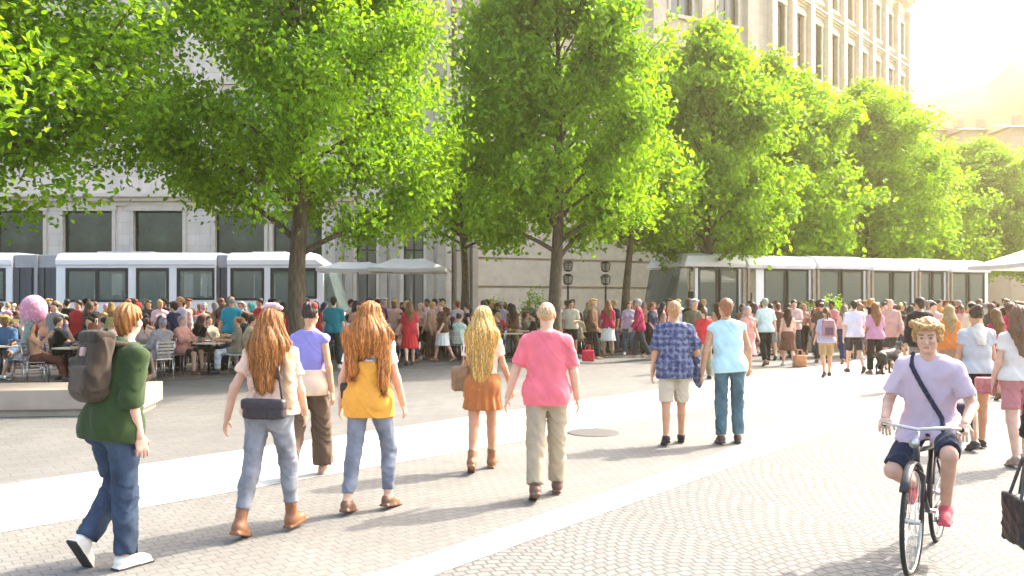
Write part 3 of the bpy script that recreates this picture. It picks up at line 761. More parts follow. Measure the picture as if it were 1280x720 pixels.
# woman with very long hair and a mustard tunic
J = skel(1.77, 'f', lean=3, twist=5, legL=(-10, 8, 1, -10), legR=(17, 24, 5, -8), armL=(-4, 15, 16, 0), armR=(6, 13, 18, 0), head=(4, 4), fat=1.02)
w = person(J, at(461, 7.55), -14, 'woman with very long ginger hair in a mustard tunic and tight grey-blue jeans')
put('shirt', top(J, .3, .06, .012, .012, amp=.003), M['cloth'], w, (.72, .74, .76))
f = F(); tors(J, f, .024); e = J['P']-J['up']*.17
for n in 'LR': f.ell(J['hip'+n]-J['pfw']*.06-Z*.02, A((.09, .08, .09))+.024, k=.04); f.cap(J['hip'+n], J['hip'+n]*.6+J['kne'+n]*.4, .115, .105, .05)
f.cap(J['P']+J['up']*.12, e, .135, .168, .05, (J['fw'], .85), cut=[(e, -J['up'])])
put('tunic', f.solve(.011, wrinkle(.007, 1, 5), [(e, -J['up']), (J['C']-J['up']*.02, J['up'])]), M['cloth'], w, (.72, .36, .06))
put('jeans', trousers(J, .93, .008, .004, amp=.005, seed=7), M['denim'], w, (.2, .22, .27))
h_ = hair(J, 'long', .1, 1.75, seed=1.0, vox=.006, amp=.005, side=.36); strands(h_, put('hair', h_, M['hair'], w, (.4, .16, .04)), (.4, .16, .04), J, 480, .6, 4)
shoes(J, w, (.18, .09, .05))
bag(J, w, J['P']-J['rt']*.2+J['up']*.05, A((.035, .06, .07)), 'small black pouch at the left hip of the woman in the mustard tunic', col=(.02, .02, .022), name='hip_pouch', rr=.02)

# blonde woman in the rust skirt
J = skel(1.7, 'f', lean=2, twist=-3, legL=(-12, 16, -1, -24), legR=(13, 14, 0, 8), armL=(-2, 9, 22, 0), armR=(4, 16, 20, -6), head=(8, 0), fat=.96)
w = person(J, at(603, 9.35), -6, 'blonde woman with waist-length hair and pale headband in a short rust skirt', 'tan')
put('top', top(J, .3, .05, .016, .01, amp=.004), M['cloth'], w, (.74, .58, .48))
put('skirt', skirt(J, .3, .045, .012, amp=.009), M['cloth'], w, (.4, .15, .05))
h_ = hair(J, 'long', .48, 1.65, seed=.0, vox=.006, amp=.005); strands(h_, put('hair', h_, M['hair'], w, (.55, .36, .11)), (.55, .36, .11), J, 420, .65, 5)
hb = F().ell(J['Hc']-J['hf']*.012+J['hu']*.046, A((.1, .112, .104)), (J['hr'], J['hf'], J['hu']), cut=[(J['Hc']+J['hf']*.045-J['hu']*0, J['hf']), (J['Hc']+J['hf']*.0, -J['hf']), (J['Hc']+J['hu']*.03, -J['hu'])])
put('headband', hb.solve(.008), M['cloth'], w, (.66, .58, .46))
shoes(J, w, (.26, .12, .05), 'boot')
bag(J, w, J['P']-J['rt']*.23+J['up']*.03-J['fw']*.03, A((.1, .055, .13)), 'brown striped rucksack hanging at the side of the blonde woman in the rust skirt', col=(.2, .12, .06), rr=.05,
    strap=[J['P']-J['rt']*.2+J['up']*.15, J['C']-J['rt']*.17-J['fw']*.06+J['up']*.05, J['Nk']-J['rt']*.09])

# man in the pink T-shirt
J = skel(1.76, 'm', lean=1, twist=-4, legL=(-11, 12, 1, -22), legR=(11, 6, 1, 6), armL=(-6, 21, 10, -4), armR=(4, 13, 12, 0), head=(-4, 0), fat=.98)
w = person(J, at(683, 8.05), -3, 'balding man in a pink T-shirt and khaki trousers seen from behind', 'fair')
put('shirt', top(J, .42, -.13, .016, .02, amp=.006, flare=.006), M['cloth'], w, (.72, .16, .2))
put('trousers', trousers(J, .97, .016, .025, amp=.006, seed=3), M['cloth'], w, (.36, .3, .21))
put('hair', hair(J, 'fringe', vox=.006, amp=.002), M['hair'], w, (.5, .34, .18))
shoes(J, w, (.14, .075, .05), 'boot')

# man in the blue plaid shirt
J = skel(1.76, 'm', lean=3, twist=4, legL=(-7, 10, 2, -14), legR=(9, 6, 0, 5), armL=(2, 10, 14, 0), armR=(10, 20, 48, 12), head=(3, 3), fat=1.0)
w = person(J, at(843, 11.0), -5, 'fair-haired man in a loose blue plaid shirt and beige knee-length shorts', 'tan')
put('shirt', top(J, .45, -.16, .026, .035, amp=.009, flare=.03), M['plaid_cloth'], w)
put('shorts', trousers(J, .5, .02, .03, amp=.006), M['cloth'], w, (.5, .44, .34))
put('hair', hair(J, 'short', vox=.008, amp=.002), M['hair'], w, (.45, .25, .12))
shoes(J, w, (.025, .025, .025), mat='cloth')
f = F(); q = J['wrR']*.55+J['elbR']*.45; f.cap(q-J['rt']*.02, q+J['rt']*.05-Z*.28, .08, .1, .04, (J['rt'], .55)); f.cap(q+J['fw']*.06, q+J['rt']*.06-Z*.2-J['fw']*.06, .07, .08, .04, (J['rt'], .6)); f.cap(J['shR'], q, .06, .075, .05)
carried('jacket', f.solve(.012, wrinkle(.012, 1.1, 2)), M['plaid_cloth'], w, None, 'crumpled blue plaid jacket draped over the right arm of the man in shorts', 'jacket')

# man in the pale blue vest
J = skel(1.8, 'm', lean=4, side=-4, twist=5, legL=(-2, 8, 2, -6), legR=(6, 10, 1, 0), armL=(-8, 17, 12, 0), armR=(6, 20, 22, 2), head=(10, 14), fat=1.0)
w = person(J, at(912, 11.05), -4, 'man in a pale blue sleeveless vest and dark teal jeans seen from behind', 'tan')
put('vest', top(J, 0, -.1, .016, .0, amp=.005, straps=False, flare=.012), M['cloth'], w, (.45, .66, .68))
put('jeans', trousers(J, .98, .012, .016, amp=.006, seed=9), M['denim'], w, (.07, .125, .15))
put('hair', hair(J, 'short', vox=.008, amp=.002), M['hair'], w, (.3, .13, .06))
shoes(J, w, (.06, .035, .03))

# woman in the grey vest and black shorts
J = skel(1.7, 'f', lean=1, legL=(-8, 12, 2, -16), legR=(11, 8, 2, 4), armL=(4, 12, 14, 0), armR=(0, 10, 16, 0), head=(0, 0))
w = person(J, at(1221, 10.6), -4, 'woman in a grey vest and very short black shorts walking away behind the cyclist', 'tan')
put('vest', top(J, .2, -.02, .02, .02, amp=.005), M['cloth'], w, (.4, .43, .46))
put('scarf', F().cap(J['shL']+J['up']*.03, J['shR']+J['up']*.03, .062, .062, .04, (J['fw'], 1.0)).cap(J['Nk']-J['fw']*.05, J['C']-J['fw']*.13+J['up']*.05, .07, .05, .05, (J['fw'], .5)).solve(.012, wrinkle(.007, 1.4)), M['cloth'], w, (.62, .58, .5))
put('shorts', trousers(J, .2, .012, .012, amp=.004), M['cloth'], w, (.014, .013, .014))
put('hair', hair(J, 'bun', vox=.008, amp=.003), M['hair'], w, (.07, .04, .025))
shoes(J, w, (.03, .025, .025), mat='leather')

# woman in the pink skirt at the edge of the picture
J = skel(1.72, 'f', lean=1, legL=(-8, 10, 2, -12), legR=(9, 6, 2, 4), armL=(-4, 14, 22, 0), armR=(0, 8, 12, 0), head=(0, 0))
w = person(J, at(1274, 9.6), -6, 'bare-legged woman in a cream top and dusty pink shorts at the edge of the picture', 'fair')
put('top', top(J, .25, -.02, .018, .02, amp=.005), M['cloth'], w, (.7, .62, .55))
put('shorts', trousers(J, .38, .016, .03, amp=.005), M['cloth'], w, (.5, .2, .2))
put('hair', hair(J, 'long', .25, .9, vox=.009), M['hair'], w, (.2, .1, .05))
shoes(J, w, (.3, .2, .15))
bag(J, w, J['wrL']-Z*.02-J['rt']*.05+J['fw']*.04, A((.11, .05, .09)), 'soft red handbag at the left hand of the woman in pink shorts', 'handbag', (.48, .14, .14), name='handbag')

# the person cut by the right edge
J = skel(1.74, 'f', lean=1, legL=(10, 6, 2, 4), legR=(-8, 10, 2, -12), armL=(6, 9, 10, 0), armR=(0, 8, 12, 0))
w = person(J, (3.45, 5.4), -8, 'person in a long black coat half out of the picture carrying a black bag', 'fair')
put('coat', top(J, .9, -.42, .03, .015, amp=.008, flare=.05), M['cloth'], w, (.02, .018, .018))
put('trousers', trousers(J, .98, .012, .015), M['cloth'], w, (.02, .02, .022))
put('hair', hair(J, 'long', .2, .9, vox=.01), M['hair'], w, (.08, .05, .03)); shoes(J, w, (.03, .03, .03))
h = J['wrL']+J['hdL']*.07; c = h-Z*.4-J['rt']*.03
b_ = carried('shopping_bag', F().rbox(c, (.055, .17, .155), .03).solve(.01, wrinkle(.006, 1.1)), M['leather'], w, (.02, .018, .018), 'black shopping bag hanging by its handles beside the black coat', 'bag')
for g in (-1, 1): addpart(b_, 'handle', strapf([c+A((g*.03, -.09, .14)), h+A((g*.008, -.02, -.01)), h+A((g*.008, .02, -.01)), c+A((g*.03, .09, .14))], .011, None).solve(.007), M['leather'], (.09, .075, .07))

# ------------------------------------------------------------ the cyclist
bl, byaw = (2.93, 6.22), math.degrees(math.atan2(.53, -.78))       # the bicycle points at us and a little to the left
bike = empty('bicycle', (bl[0], bl[1], 0), R(byaw)); tag(bike, 'black city bicycle with a curved silver handlebar ridden towards the camera', 'bicycle')
WF, WR, BBp = A((0, .54, .345)), A((0, -.5, .345)), A((0, -.06, .3))
steer = 0.0; saddle, headt, headb = A((0, -.24, .83)), A((0, .37, .82)), A((0, .405, .68))
f_ = MB(); seatt = saddle-A((0, -.02, .1))
for a, b, r in ((BBp, seatt, .017), (BBp, headb, .019), (seatt, headt-A((0, 0, .03)), .016), (headt, headb, .021)): f_.tube([a, b], r, 10)
for g in (-1, 1): f_.tube([BBp+A((g*.03, 0, 0)), WR+A((g*.055, 0, 0))], .01, 8); f_.tube([seatt+A((g*.015, 0, 0)), WR+A((g*.055, 0, 0))], .009, 8)
f_.build('frame', M['dark_metal'], bike, True)
f_ = MB()
for g in (-1, 1): f_.tube([headb+A((g*.0, 0, -.01)), headb+A((g*.05, .01, -.05)), WF+A((g*.05, 0, 0))], [.016, .015, .01], 8)
f_.build('fork', M['dark_metal'], bike, True)
for c in (WF, WR):
    wl = MB().ring(c, (1, 0, 0), .352, .016, 40, 8).build('wheel', M['rubber'], bike, True)
    MB().ring(c, (1, 0, 0), .322, .011, 40, 6).build('rim', M['steel'], wl, True)
    MB().tube([c-A((.05, 0, 0)), c+A((.05, 0, 0))], .018, 10).build('hub', M['steel'], wl, True)
    sp = MB()
    for i in range(24):
        a = 2*math.pi*i/24; sp.tube([c+A((.02*(-1)**i, 0, 0)), c+A((0, .32*math.cos(a), .32*math.sin(a)))], .0016, 4)
    sp.build('spoke', M['steel'], wl)
    m = MB()
    pts = [c+.385*A((0, math.cos(a), math.sin(a))) for a in np.linspace(R(20), R(175), 14)] if c is WR else [c+.385*A((0, math.cos(a), math.sin(a))) for a in np.linspace(R(40), R(170), 12)]
    m.tube(pts, .012, 8, sx=2.4); m.build('mudguard', M['dark_metal'], bike, True)
hb = MB(); hs = A((0, .34, .93)); hb.tube([headt, hs], .013, 8)
bar = [A((-.25, .12, .91)), A((-.235, .25, .94)), A((-.16, .36, .95)), A((0, .37, .93)), A((.16, .36, .95)), A((.235, .25, .94)), A((.25, .12, .91))]
hb.tube(bar, .012, 8); hbo = hb.build('handlebar', M['steel'], bike, True)
for g in (-1, 1):
    MB().tube([(g*.25, .12, .91), (g*.244, .2, .928)], .017, 8).build('grip', M['rubber'], hbo, True)
    MB().tube([(g*.23, .29, .92), (g*.25, .22, .895)], .006, 6).build('brake_lever', M['steel'], hbo, True)
put('saddle', F().cap((0, -.32, .84), (0, -.2, .845), .08, .05, .03, ((0, 0, 1), .4)).cap((0, -.2, .845), (0, -.06, .835), .04, .02, .03, ((0, 0, 1), .6)).solve(.01), M['leather'], bike, (.02, .02, .02))
MB().tube([seatt, saddle], .013, 8).build('seat_post', M['steel'], bike, True)
cr = MB().ring(BBp+A((.045, 0, 0)), (1, 0, 0), .085, .006, 28, 6).tube([BBp-A((.06, 0, 0)), BBp+A((.06, 0, 0))], .016, 8).build('chainring', M['steel'], bike, True)
ped = {}
for g, n, dy, dz in ((-1, 'L', .165, -.03), (1, 'R', -.165, .03)):
    e = BBp+A((g*.07, dy, dz)); MB().tube([BBp+A((g*.06, 0, 0)), e], .011, 8).build('crank', M['steel'], cr, True)
    MB().box(e+A((g*.06, 0, 0)), (.09, .08, .022)).build('pedal', M['rubber'], bike, bevel=.004); ped[n] = e+A((g*.06, 0, .01))
lt = MB().tube([(0, .42, .85), (0, .47, .85)], [.025, .035], 12).build('headlight', M['steel'], bike, True)
rk = MB()
for g in (-1, 1): rk.tube([(g*.06, -.3, .76), (g*.06, -.72, .76)], .006, 6); rk.tube([(g*.06, -.55, .76), tuple(WR+A((g*.06, 0, 0)))], .006, 6)
for y in (-.36, -.46, -.56, -.68): rk.tube([(-.06, y, .76), (.06, y, .76)], .005, 6)
rk.build('rear_rack', M['dark_metal'], bike, True)
MB().tube([(0, -.58, .345+.36), (0, -.62, .345+.36)], .02, 10).build('rear_light', M['dark_metal'], bike, True)

J = skel(1.7, 'm', lean=15, hipz=.865, feet=dict(L=ped['L']+A((0, -.06, .085)), Lf=(-.08, 1, -.1), R=ped['R']+A((0, -.06, .085)), Rf=(.08, 1, -.16)),
         hands=dict(L=(-.255, .1, .955), Ld=(.1, .75, -.5), R=(.255, .1, .955), Rd=(-.1, .75, -.5)), head=(3, -7), curl=1.25, fat=.88)
for k in J:                                                        # sit on the saddle
    if isinstance(J[k], np.ndarray) and (k in ('P', 'C', 'Nk', 'Hc', 'shL', 'shR', 'hipL', 'hipR')): J[k] = J[k]+A((0, -.22, .03))
for n, g in (('L', -1), ('R', 1)):
    J['elb'+n], J['wr'+n] = ik(J['sh'+n], (g*.255, .1, .955), .27, .245, A((g*.35, -.5, -.5)))
    J['kne'+n], J['ank'+n] = ik(J['hip'+n], J['ank'+n], .44, .41, A((g*.22, 1, .4))); J['palm'+n] = A((0, -.4, -1.))
w = person(J, bl, byaw, 'curly-haired cyclist in a lavender T-shirt and dark shorts riding a black bicycle towards us', 'fair', hv=.0055)
put('shirt', top(J, .4, -.06, .018, .018, amp=.005), M['cloth'], w, (.56, .45, .53))
put('shorts', trousers(J, .47, .014, .02, amp=.006), M['cloth'], w, (.022, .03, .06))
put('hair', hair(J, 'curly', vox=.007), M['hair'], w, (.5, .28, .09))
for n in 'LR': put('shoe', shoe(J, n), M['cloth'], w, (.6, .1, .12))
for g in (-1, 1):
    H = J['Hc']+(J['hr']*g*.032+J['hf']*.074+J['hu']*.012)*J['s']
    e = put('eye', F().ell(H-J['hf']*.003, (.0115, .0115, .0085)).solve(.003), M['enamel'], w, (.36, .31, .28))
    put('iris', F().ell(H+J['hf']*.0065, (.0068, .004, .0068)).solve(.0015), M['enamel'], e, (.05, .035, .02))
    put('eyebrow', F().cap(J['Hc']+J['hr']*g*.015+J['hf']*.088+J['hu']*.036, J['Hc']+J['hr']*g*.05+J['hf']*.072+J['hu']*.036, .005, .004).solve(.003), M['hair'], w, (.3, .17, .07))
put('mouth', F().cap(J['Hc']-J['hr']*.018+J['hf']*.089-J['hu']*.055, J['Hc']+J['hr']*.018+J['hf']*.089-J['hu']*.055, .004, .004).solve(.0025), M['skin'], w, (.45, .17, .14))
c = J['P']+J['rt']*.02-J['fw']*.17-J['up']*.0
st = [J['P']-J['rt']*.155+J['up']*.03+J['fw']*.03, J['P']-J['rt']*.11+J['fw']*.15+J['up']*.1, J['C']-J['rt']*.03+J['fw']*.155-J['up']*.02, J['C']+J['rt']*.05+J['fw']*.145+J['up']*.08, J['Nk']+J['rt']*.1-J['up']*.02+J['fw']*.06, J['Nk']+J['rt']*.1-J['fw']*.09, J['C']-J['fw']*.15, J['P']-J['rt']*.16-J['fw']*.1]
b_ = carried('messenger_bag', F().rbox(J['P']-J['rt']*.1-J['fw']*.19, (.15, .05, .1), .03).solve(.01), M['cloth'], w, (.025, .03, .05), 'dark crossbody bag on a strap over the chest of the cyclist', 'bag')
from mathutils.bvhtree import BVHTree
VQ = top(J, .4, -.06, .018, .018, .012, .005); bv = BVHTree.FromPolygons(VQ[0].tolist(), VQ[1].tolist())
def drape(a, b, dr, n=12, off=.006):
    out = []
    for t in np.linspace(0, 1, n):
        p = a+(b-a)*t; h = bv.ray_cast(Vector(p-dr*.6), Vector(dr))
        out.append(A(h[0])-dr*off if h[0] is not None else p)
    return out
sh_ = J['Nk']+J['rt']*.1-J['up']*.03; lo_ = J['P']-J['rt']*.13+J['up']*.02
f1 = drape(sh_, lo_, -J['fw']); f2 = drape(sh_, lo_, J['fw'])
st = f1[::-1]+[sh_+J['up']*.065]+f2
addpart(b_, 'strap', strapf(st, .016, None).solve(.007), M['cloth'], (.03, .035, .06))
# ------------------------------------------------------------ the ground
def sheet(name, pts, z, mat, kind='structure'):
    m = MB(); m.add([(p[0], p[1], z) for p in pts], [tuple(range(len(pts)))])
    o = m.build(name, mat); tag(o, kind=kind); return o
def lin(p, q, t): return (p[0]+(q[0]-p[0])*t, p[1]+(q[1]-p[1])*t)
sheet('ground', [(-410, -55), (450, -55), (450, 630), (-410, 630)], -.004, M['asphalt'])
s2u, s2l = ((.414, 7.59), (2.9, 11.0)), ((.376, 6.9), (1.84, 8.8))
s1u, s1l = ((-4.0, 9.66), (-.78, 13.4)), ((-3.64, 7.15), (-2.37, 8.53))
# both strips run across the square; the far ends meet the tram tracks
A0, A1 = lin(*s1u, -2.6), lin(*s1u, 6.0); B0, B1 = lin(*s1l, -7.5), lin(*s1l, 14.0)
C0, C1 = lin(*s2u, -2.9), lin(*s2u, 7.5); D0, D1 = lin(*s2l, -4.6), lin(*s2l, 13.0)
sheet('paving_cobbles', [(-60, -40), (70, -40), (70, 70), D1, D0], 0.0, M['setts_near'])
sheet('paving_square', [B0, C0, C1, B1], .0, M['setts_mid'])
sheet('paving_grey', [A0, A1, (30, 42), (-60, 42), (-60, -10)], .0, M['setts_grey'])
sheet('paving_strip', [A0, B0, B1, A1], .004, M['slab_white'])
sheet('paving_strip', [C0, D0, D1, C1], .004, M['slab_white'])
sheet('paving_fan', [C1, D1, (70, 70), (30, 42), A1, B1], -.002, M['setts_near'])
# terrace step under the cafe
T0, T1 = (-30.0, 0.6), (7.2, 31.6)
t_ = MB(); t_.slab([(-30, .9), (-7.7, 19.4), (6.6, 31.2), (6.0, 31.9), (-30, 31.9)], -.02, .05); tag(t_.build('terrace_pavement', M['terrace']), kind='structure')
tl = math.atan2(10.3, 12.2); td = A((math.cos(tl), math.sin(tl), 0)); tn = A((-math.sin(tl), math.cos(tl), 0))
def tp(a, b):                                  # along the terrace edge, back from it
    p = A((-7.7, 19.3, 0))+td*a+tn*b; return (p[0], p[1])
# flat grey disc standing in for a soft shadow patch on the paving
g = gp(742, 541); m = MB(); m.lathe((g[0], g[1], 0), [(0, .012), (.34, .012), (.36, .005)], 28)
mh = m.build('shade_disc', M['shade_patch']); tag(mh, 'round grey disc painted as a shadow on pale paving right of the man in pink', 'painted shadow')
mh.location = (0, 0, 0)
# stone block bench
bx = MB(); bx.slab([(-11.5, 12.95), (-5.75, 13.75), (-5.95, 15.0), (-11.7, 14.2)], .1, .42)
bn = bx.build('stone_bench', M['concrete'], bevel=.02); tag(bn, 'long low pale stone bench block at the edge of the grey paving', 'bench')
MB().slab([(-11.45, 13.05), (-5.85, 13.84), (-6.02, 14.88), (-11.6, 14.1)], 0, .1).build('plinth', M['stone_grey'], bn)

# ------------------------------------------------------------ buildings
def window_at(P0, parent, w, h, proto={}, kind='plain', mats=('stone_trim', 'frame_black')):
    """a window: surround, then frame and pane behind it; copies share their meshes. Local x along the wall, -y out"""
    key = (w, h, kind)
    if key not in proto:
        s = MB(); t = .16
        s.b(-w/2-t, -w/2, -.09, .34, 0, h); s.b(w/2, w/2+t, -.09, .34, 0, h); s.b(-w/2-t-.06, w/2+t+.06, -.13, .34, h, h+.24); s.b(-w/2-t-.1, w/2+t+.1, -.18, .34, -.2, 0)
        if kind == 'pediment':
            s.b(-w/2-.45, w/2+.45, -.24, .3, h+.26, h+.4); s.prism([(-w/2-.5, h+.4), (w/2+.5, h+.4), (0, h+.95)], -.26, .2); s.b(-w/2-.42, -w/2-t-.004, -.16, .2, h-.5, h+.26); s.b(w/2+t+.004, w/2+.42, -.16, .2, h-.5, h+.26)
        if kind == 'balcony':
            s.b(-w/2-.7, w/2+.7, -.75, .2, -.52, -.2-.004); s.b(-w/2-.6, w/2+.6, -.5, .2, -.8, -.524); s.b(-w/2-.7, w/2+.7, -.72, -.55, .75, .9)
            for i in range(9):
                x = -w/2-.6+(w+1.2)*i/8; s.lathe((x, -.635, -.2), [(.05, 0), (.09, .25), (.05, .5), (.07, .75), (.08, .95)], 8)
            s.b(-w/2-.45, w/2+.45, -.24, .3, h+.26, h+.5)
        f = MB(); b = .07
        f.b(-w/2, -w/2+b, .2, .3, 0, h); f.b(w/2-b, w/2, .2, .3, 0, h); f.b(-w/2+b, w/2-b, .2, .3, 0, b); f.b(-w/2+b, w/2-b, .2, .3, h-b, h)
        if kind != 'shop':
            f.b(-.035, .035, .205, .295, b, h-b); f.b(-w/2+b, -.035, .21, .29, h*.66, h*.66+.06); f.b(.035, w/2-b, .21, .29, h*.66, h*.66+.06)
        else: f.b(-w/2+b, w/2-b, .21, .29, h*.58, h*.58+.05)
        g_ = MB(); g_.b(-w/2+b*.5, w/2-b*.5, .24, .26, b*.5, h-b*.5)
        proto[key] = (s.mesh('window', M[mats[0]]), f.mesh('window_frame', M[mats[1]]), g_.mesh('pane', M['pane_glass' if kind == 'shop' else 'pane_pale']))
    a, b, c = proto[key]
    o = mobj('window', a, parent); o.location = P0
    mobj('pane', c, o); mobj('window_frame', b, o); return o
def facade(root, W, Hh, xs, rows, mat, depth=.5):
    """wall of one face pierced by openings: rows = (z0, height, width, kind)"""
    m = MB(); z = 0
    for z0, h, w, kind in rows:
        if z0 > z: m.b(0, W, 0, depth, z, z0)
        e = [0]+[v for x in xs for v in (x-w/2, x+w/2)]+[W]
        for i in range(0, len(e), 2):
            if e[i+1] > e[i]: m.b(e[i], e[i+1], 0, depth, z0, z0+h)
        for x in xs: window_at((x, 0, z0), root, w, h, kind=kind)
        z = z0+h
    if z < Hh: m.b(0, W, 0, depth, z, Hh)
    m.build('wall', mat, root)
def cornice(root, W, z, mat, scale=1.0, dent=True, name='cornice'):
    m = MB(); s = scale
    m.b(-.1, W+.1, -.14*s, .3, z-.004, z+.22*s); m.b(-.2, W+.2, -.34*s, .3, z+.224*s, z+.42*s); m.b(-.3, W+.3, -.55*s, .3, z+.424*s, z+.6*s)
    if dent:
        for i in range(int(W/.5)): m.b(.1+i*.5, .34+i*.5, -.28*s, .2, z+.04, z+.2*s)
    m.build(name, mat, root)
# A: the long pale building straight ahead on the left
ba = empty('stone_building', (-34.0, 42, 0)); tag(ba, 'long pale stone building with big dark ground floor windows behind the left tram', 'building')
xa = [34+xd(p, 42) for p in (-328, -240, -152, -64, 24, 110, 198, 300, 372)]
WA = 31.1
m = MB()
facade(ba, 26.6, 25, [x for x in xa if x < 26], [(.9, 5.15, 2.35, 'shop'), (8.6, 3.2, 1.5, 'pediment'), (13.6, 2.9, 1.5, 'plain'), (18.2, 2.5, 1.5, 'plain')], M['stone_pale'])
cornice(ba, 26.5, 6.3, M['stone_trim'], .9, False, 'string_course'); cornice(ba, 26.5, 17.2, M['stone_trim'], .7, False, 'string_course'); cornice(ba, WA, 25, M['stone_trim'], 1.6)
MB().b(0, WA, .6, 14, 0, 26).build('back_wall', M['stone_pale'], ba)
# its narrower end bay with tall slots between pilasters
e = empty('end_wing', (26.6, 0, 0)); e.parent = ba
def slot(x, w, z0, z1, root): 
    pass
m = MB(); xs = [34-26.6+xd(p, 42) for p in (458, 517)]
edges = [0]; 
for x in xs: edges += [x-.5, x+.5]
edges.append(WA-26.6)
for i in range(0, len(edges), 2): m.b(edges[i], edges[i+1], -.02, .5, 0, 25)
for x in xs: m.b(x-.5, x+.5, .02, .5, 6.1, 8.6); m.b(x-.5, x+.5, .02, .5, 11.8, 13.6); m.b(x-.5, x+.5, .02, .5, 16.4, 25); m.b(x-.5, x+.5, .02, .5, 0, .4)
m.build('wing_wall', M['stone_pale'], ba).location = (26.6, 0, 0)
for x in xs:
    for z0, h in ((.4, 5.7), (8.6, 3.2), (13.6, 2.8)): window_at((26.6+x, 0, z0), ba, .96, h, kind='plain')
m = MB()
for p in (424, 437, 480, 492, 538, 552): x = 34+xd(p, 42); m.b(x-.17, x+.17, -.2, -.022, .5, 24.6)
for p in (424, 437, 480, 492, 538, 552): x = 34+xd(p, 42); m.b(x-.24, x+.24, -.26, -.205, 0, .5)
m.build('pilaster', M['stone_grey'], ba)
bpy.data.objects.remove(e)

# B: the tall cream building; its front turns away to the right, then its long side runs off
P0, P1, P2 = (-2.75, 42.3), (15.1, 52.0), (32.4, 72.0)
bb = empty('corner_building', (P0[0], P0[1], 0), math.atan2(P1[1]-P0[1], P1[0]-P0[0])); tag(bb, 'tall cream corner building with pilasters, balcony and heavy cornice behind the trees', 'building')
WB = math.dist(P0, P1); HB = 25.6
xsb = [3.6+3.4*i for i in range(5)]
facade(bb, WB, HB, xsb, [(10.2, 3.6, 1.5, 'balcony'), (17.6, 3.3, 1.5, 'pediment')], M['stone_cream'])
m = MB()
for i in range(6):
    x = 1.9+3.4*i
    if x < WB-.5: m.b(x-.42, x+.42, -.32, -.003, 8.35, 24.4); m.b(x-.55, x+.55, -.42, -.325, 8.35, 9.0); m.b(x-.55, x+.55, -.42, -.325, 23.6, 24.4)
m.build('pilaster', M['stone_trim'], bb)
m = MB()
for z in (1.1, 2.5, 3.9, 5.3, 6.7): m.b(1.15, WB, -.1, -.003, z, z+1.28)
m.b(1.15, WB, -.22, -.003, 0, 1.05); m.build('base_course', M['stone_trim'], bb)
cornice(bb, WB, 7.9, M['stone_trim'], 1.1, False, 'string_course'); cornice(bb, WB, 15.4, M['stone_trim'], .8, False, 'string_course'); cornice(bb, WB, HB, M['stone_trim'], 1.9)
MB().tube([(.55, -.16, 0), (.55, -.16, 25)], .13, 10).build('drainpipe', M['stone_grey'], bb, True)
m = MB(); m.b(.0, .32, -.25, -.003, 0, 24.8); m.b(.82, 1.1, -.3, -.003, 0, 24.8); m.build('corner_pier', M['stone_grey'], bb)
d = MB(); d.b(-.05, .52, -.13, -.003, 0, 4.6); 
bw = math.atan2(P2[1]-P1[1], P2[0]-P1[0])
L2 = math.dist(P1, P2)
bc = empty('side_wing', (P1[0]+.003, P1[1], 0), bw); tag(bc, 'long receding side of the cream building with rows of tall windows against the sky', 'building')
xsc = [1.7+2.86*i for i in range(9)]
facade(bc, L2, HB, xsc, [(1.2, 4.4, 1.5, 'plain'), (9.6, 3.8, 1.3, 'pediment'), (16.2, 3.6, 1.3, 'plain'), (21.4, 2.6, 1.2, 'plain')], M['stone_cream'])
m = MB()
for i in range(10):
    x = .3+2.86*i
    if x < L2: m.b(x-.3, x+.3, -.34, -.003, 8.4, 25.2); m.b(x-.4, x+.4, -.42, -.343, 24.4, 25.2)
m.build('pilaster', M['stone_trim'], bc)
cornice(bc, L2, 7.9, M['stone_trim'], 1.0, False, 'string_course'); cornice(bc, L2, 14.9, M['stone_trim'], .8, False, 'string_course'); cornice(bc, L2, 20.4, M['stone_trim'], .6, False, 'string_course'); cornice(bc, L2, HB, M['stone_trim'], 1.9)
ang = math.atan2(P1[1]-P0[1], P1[0]-P0[0])
m = MB(); n0 = (-math.sin(ang), math.cos(ang)); n1 = (-math.sin(bw), math.cos(bw))
m.slab([(P0[0]+n0[0]*.52, P0[1]+n0[1]*.52), (P1[0]+n0[0]*.52, P1[1]+n0[1]*.52+.2), (P2[0]+n1[0]*.52, P2[1]+n1[1]*.52), (P2[0]-12, P2[1]+10), (P0[0]-2, P0[1]+18)], 0, HB+.5)
rb = m.build('rear_block', M['stone_cream'], bb); rb.matrix_parent_inverse = Matrix.Translation((P0[0], P0[1], 0)).__matmul__(Matrix.Rotation(ang, 4, 'Z')).inverted()

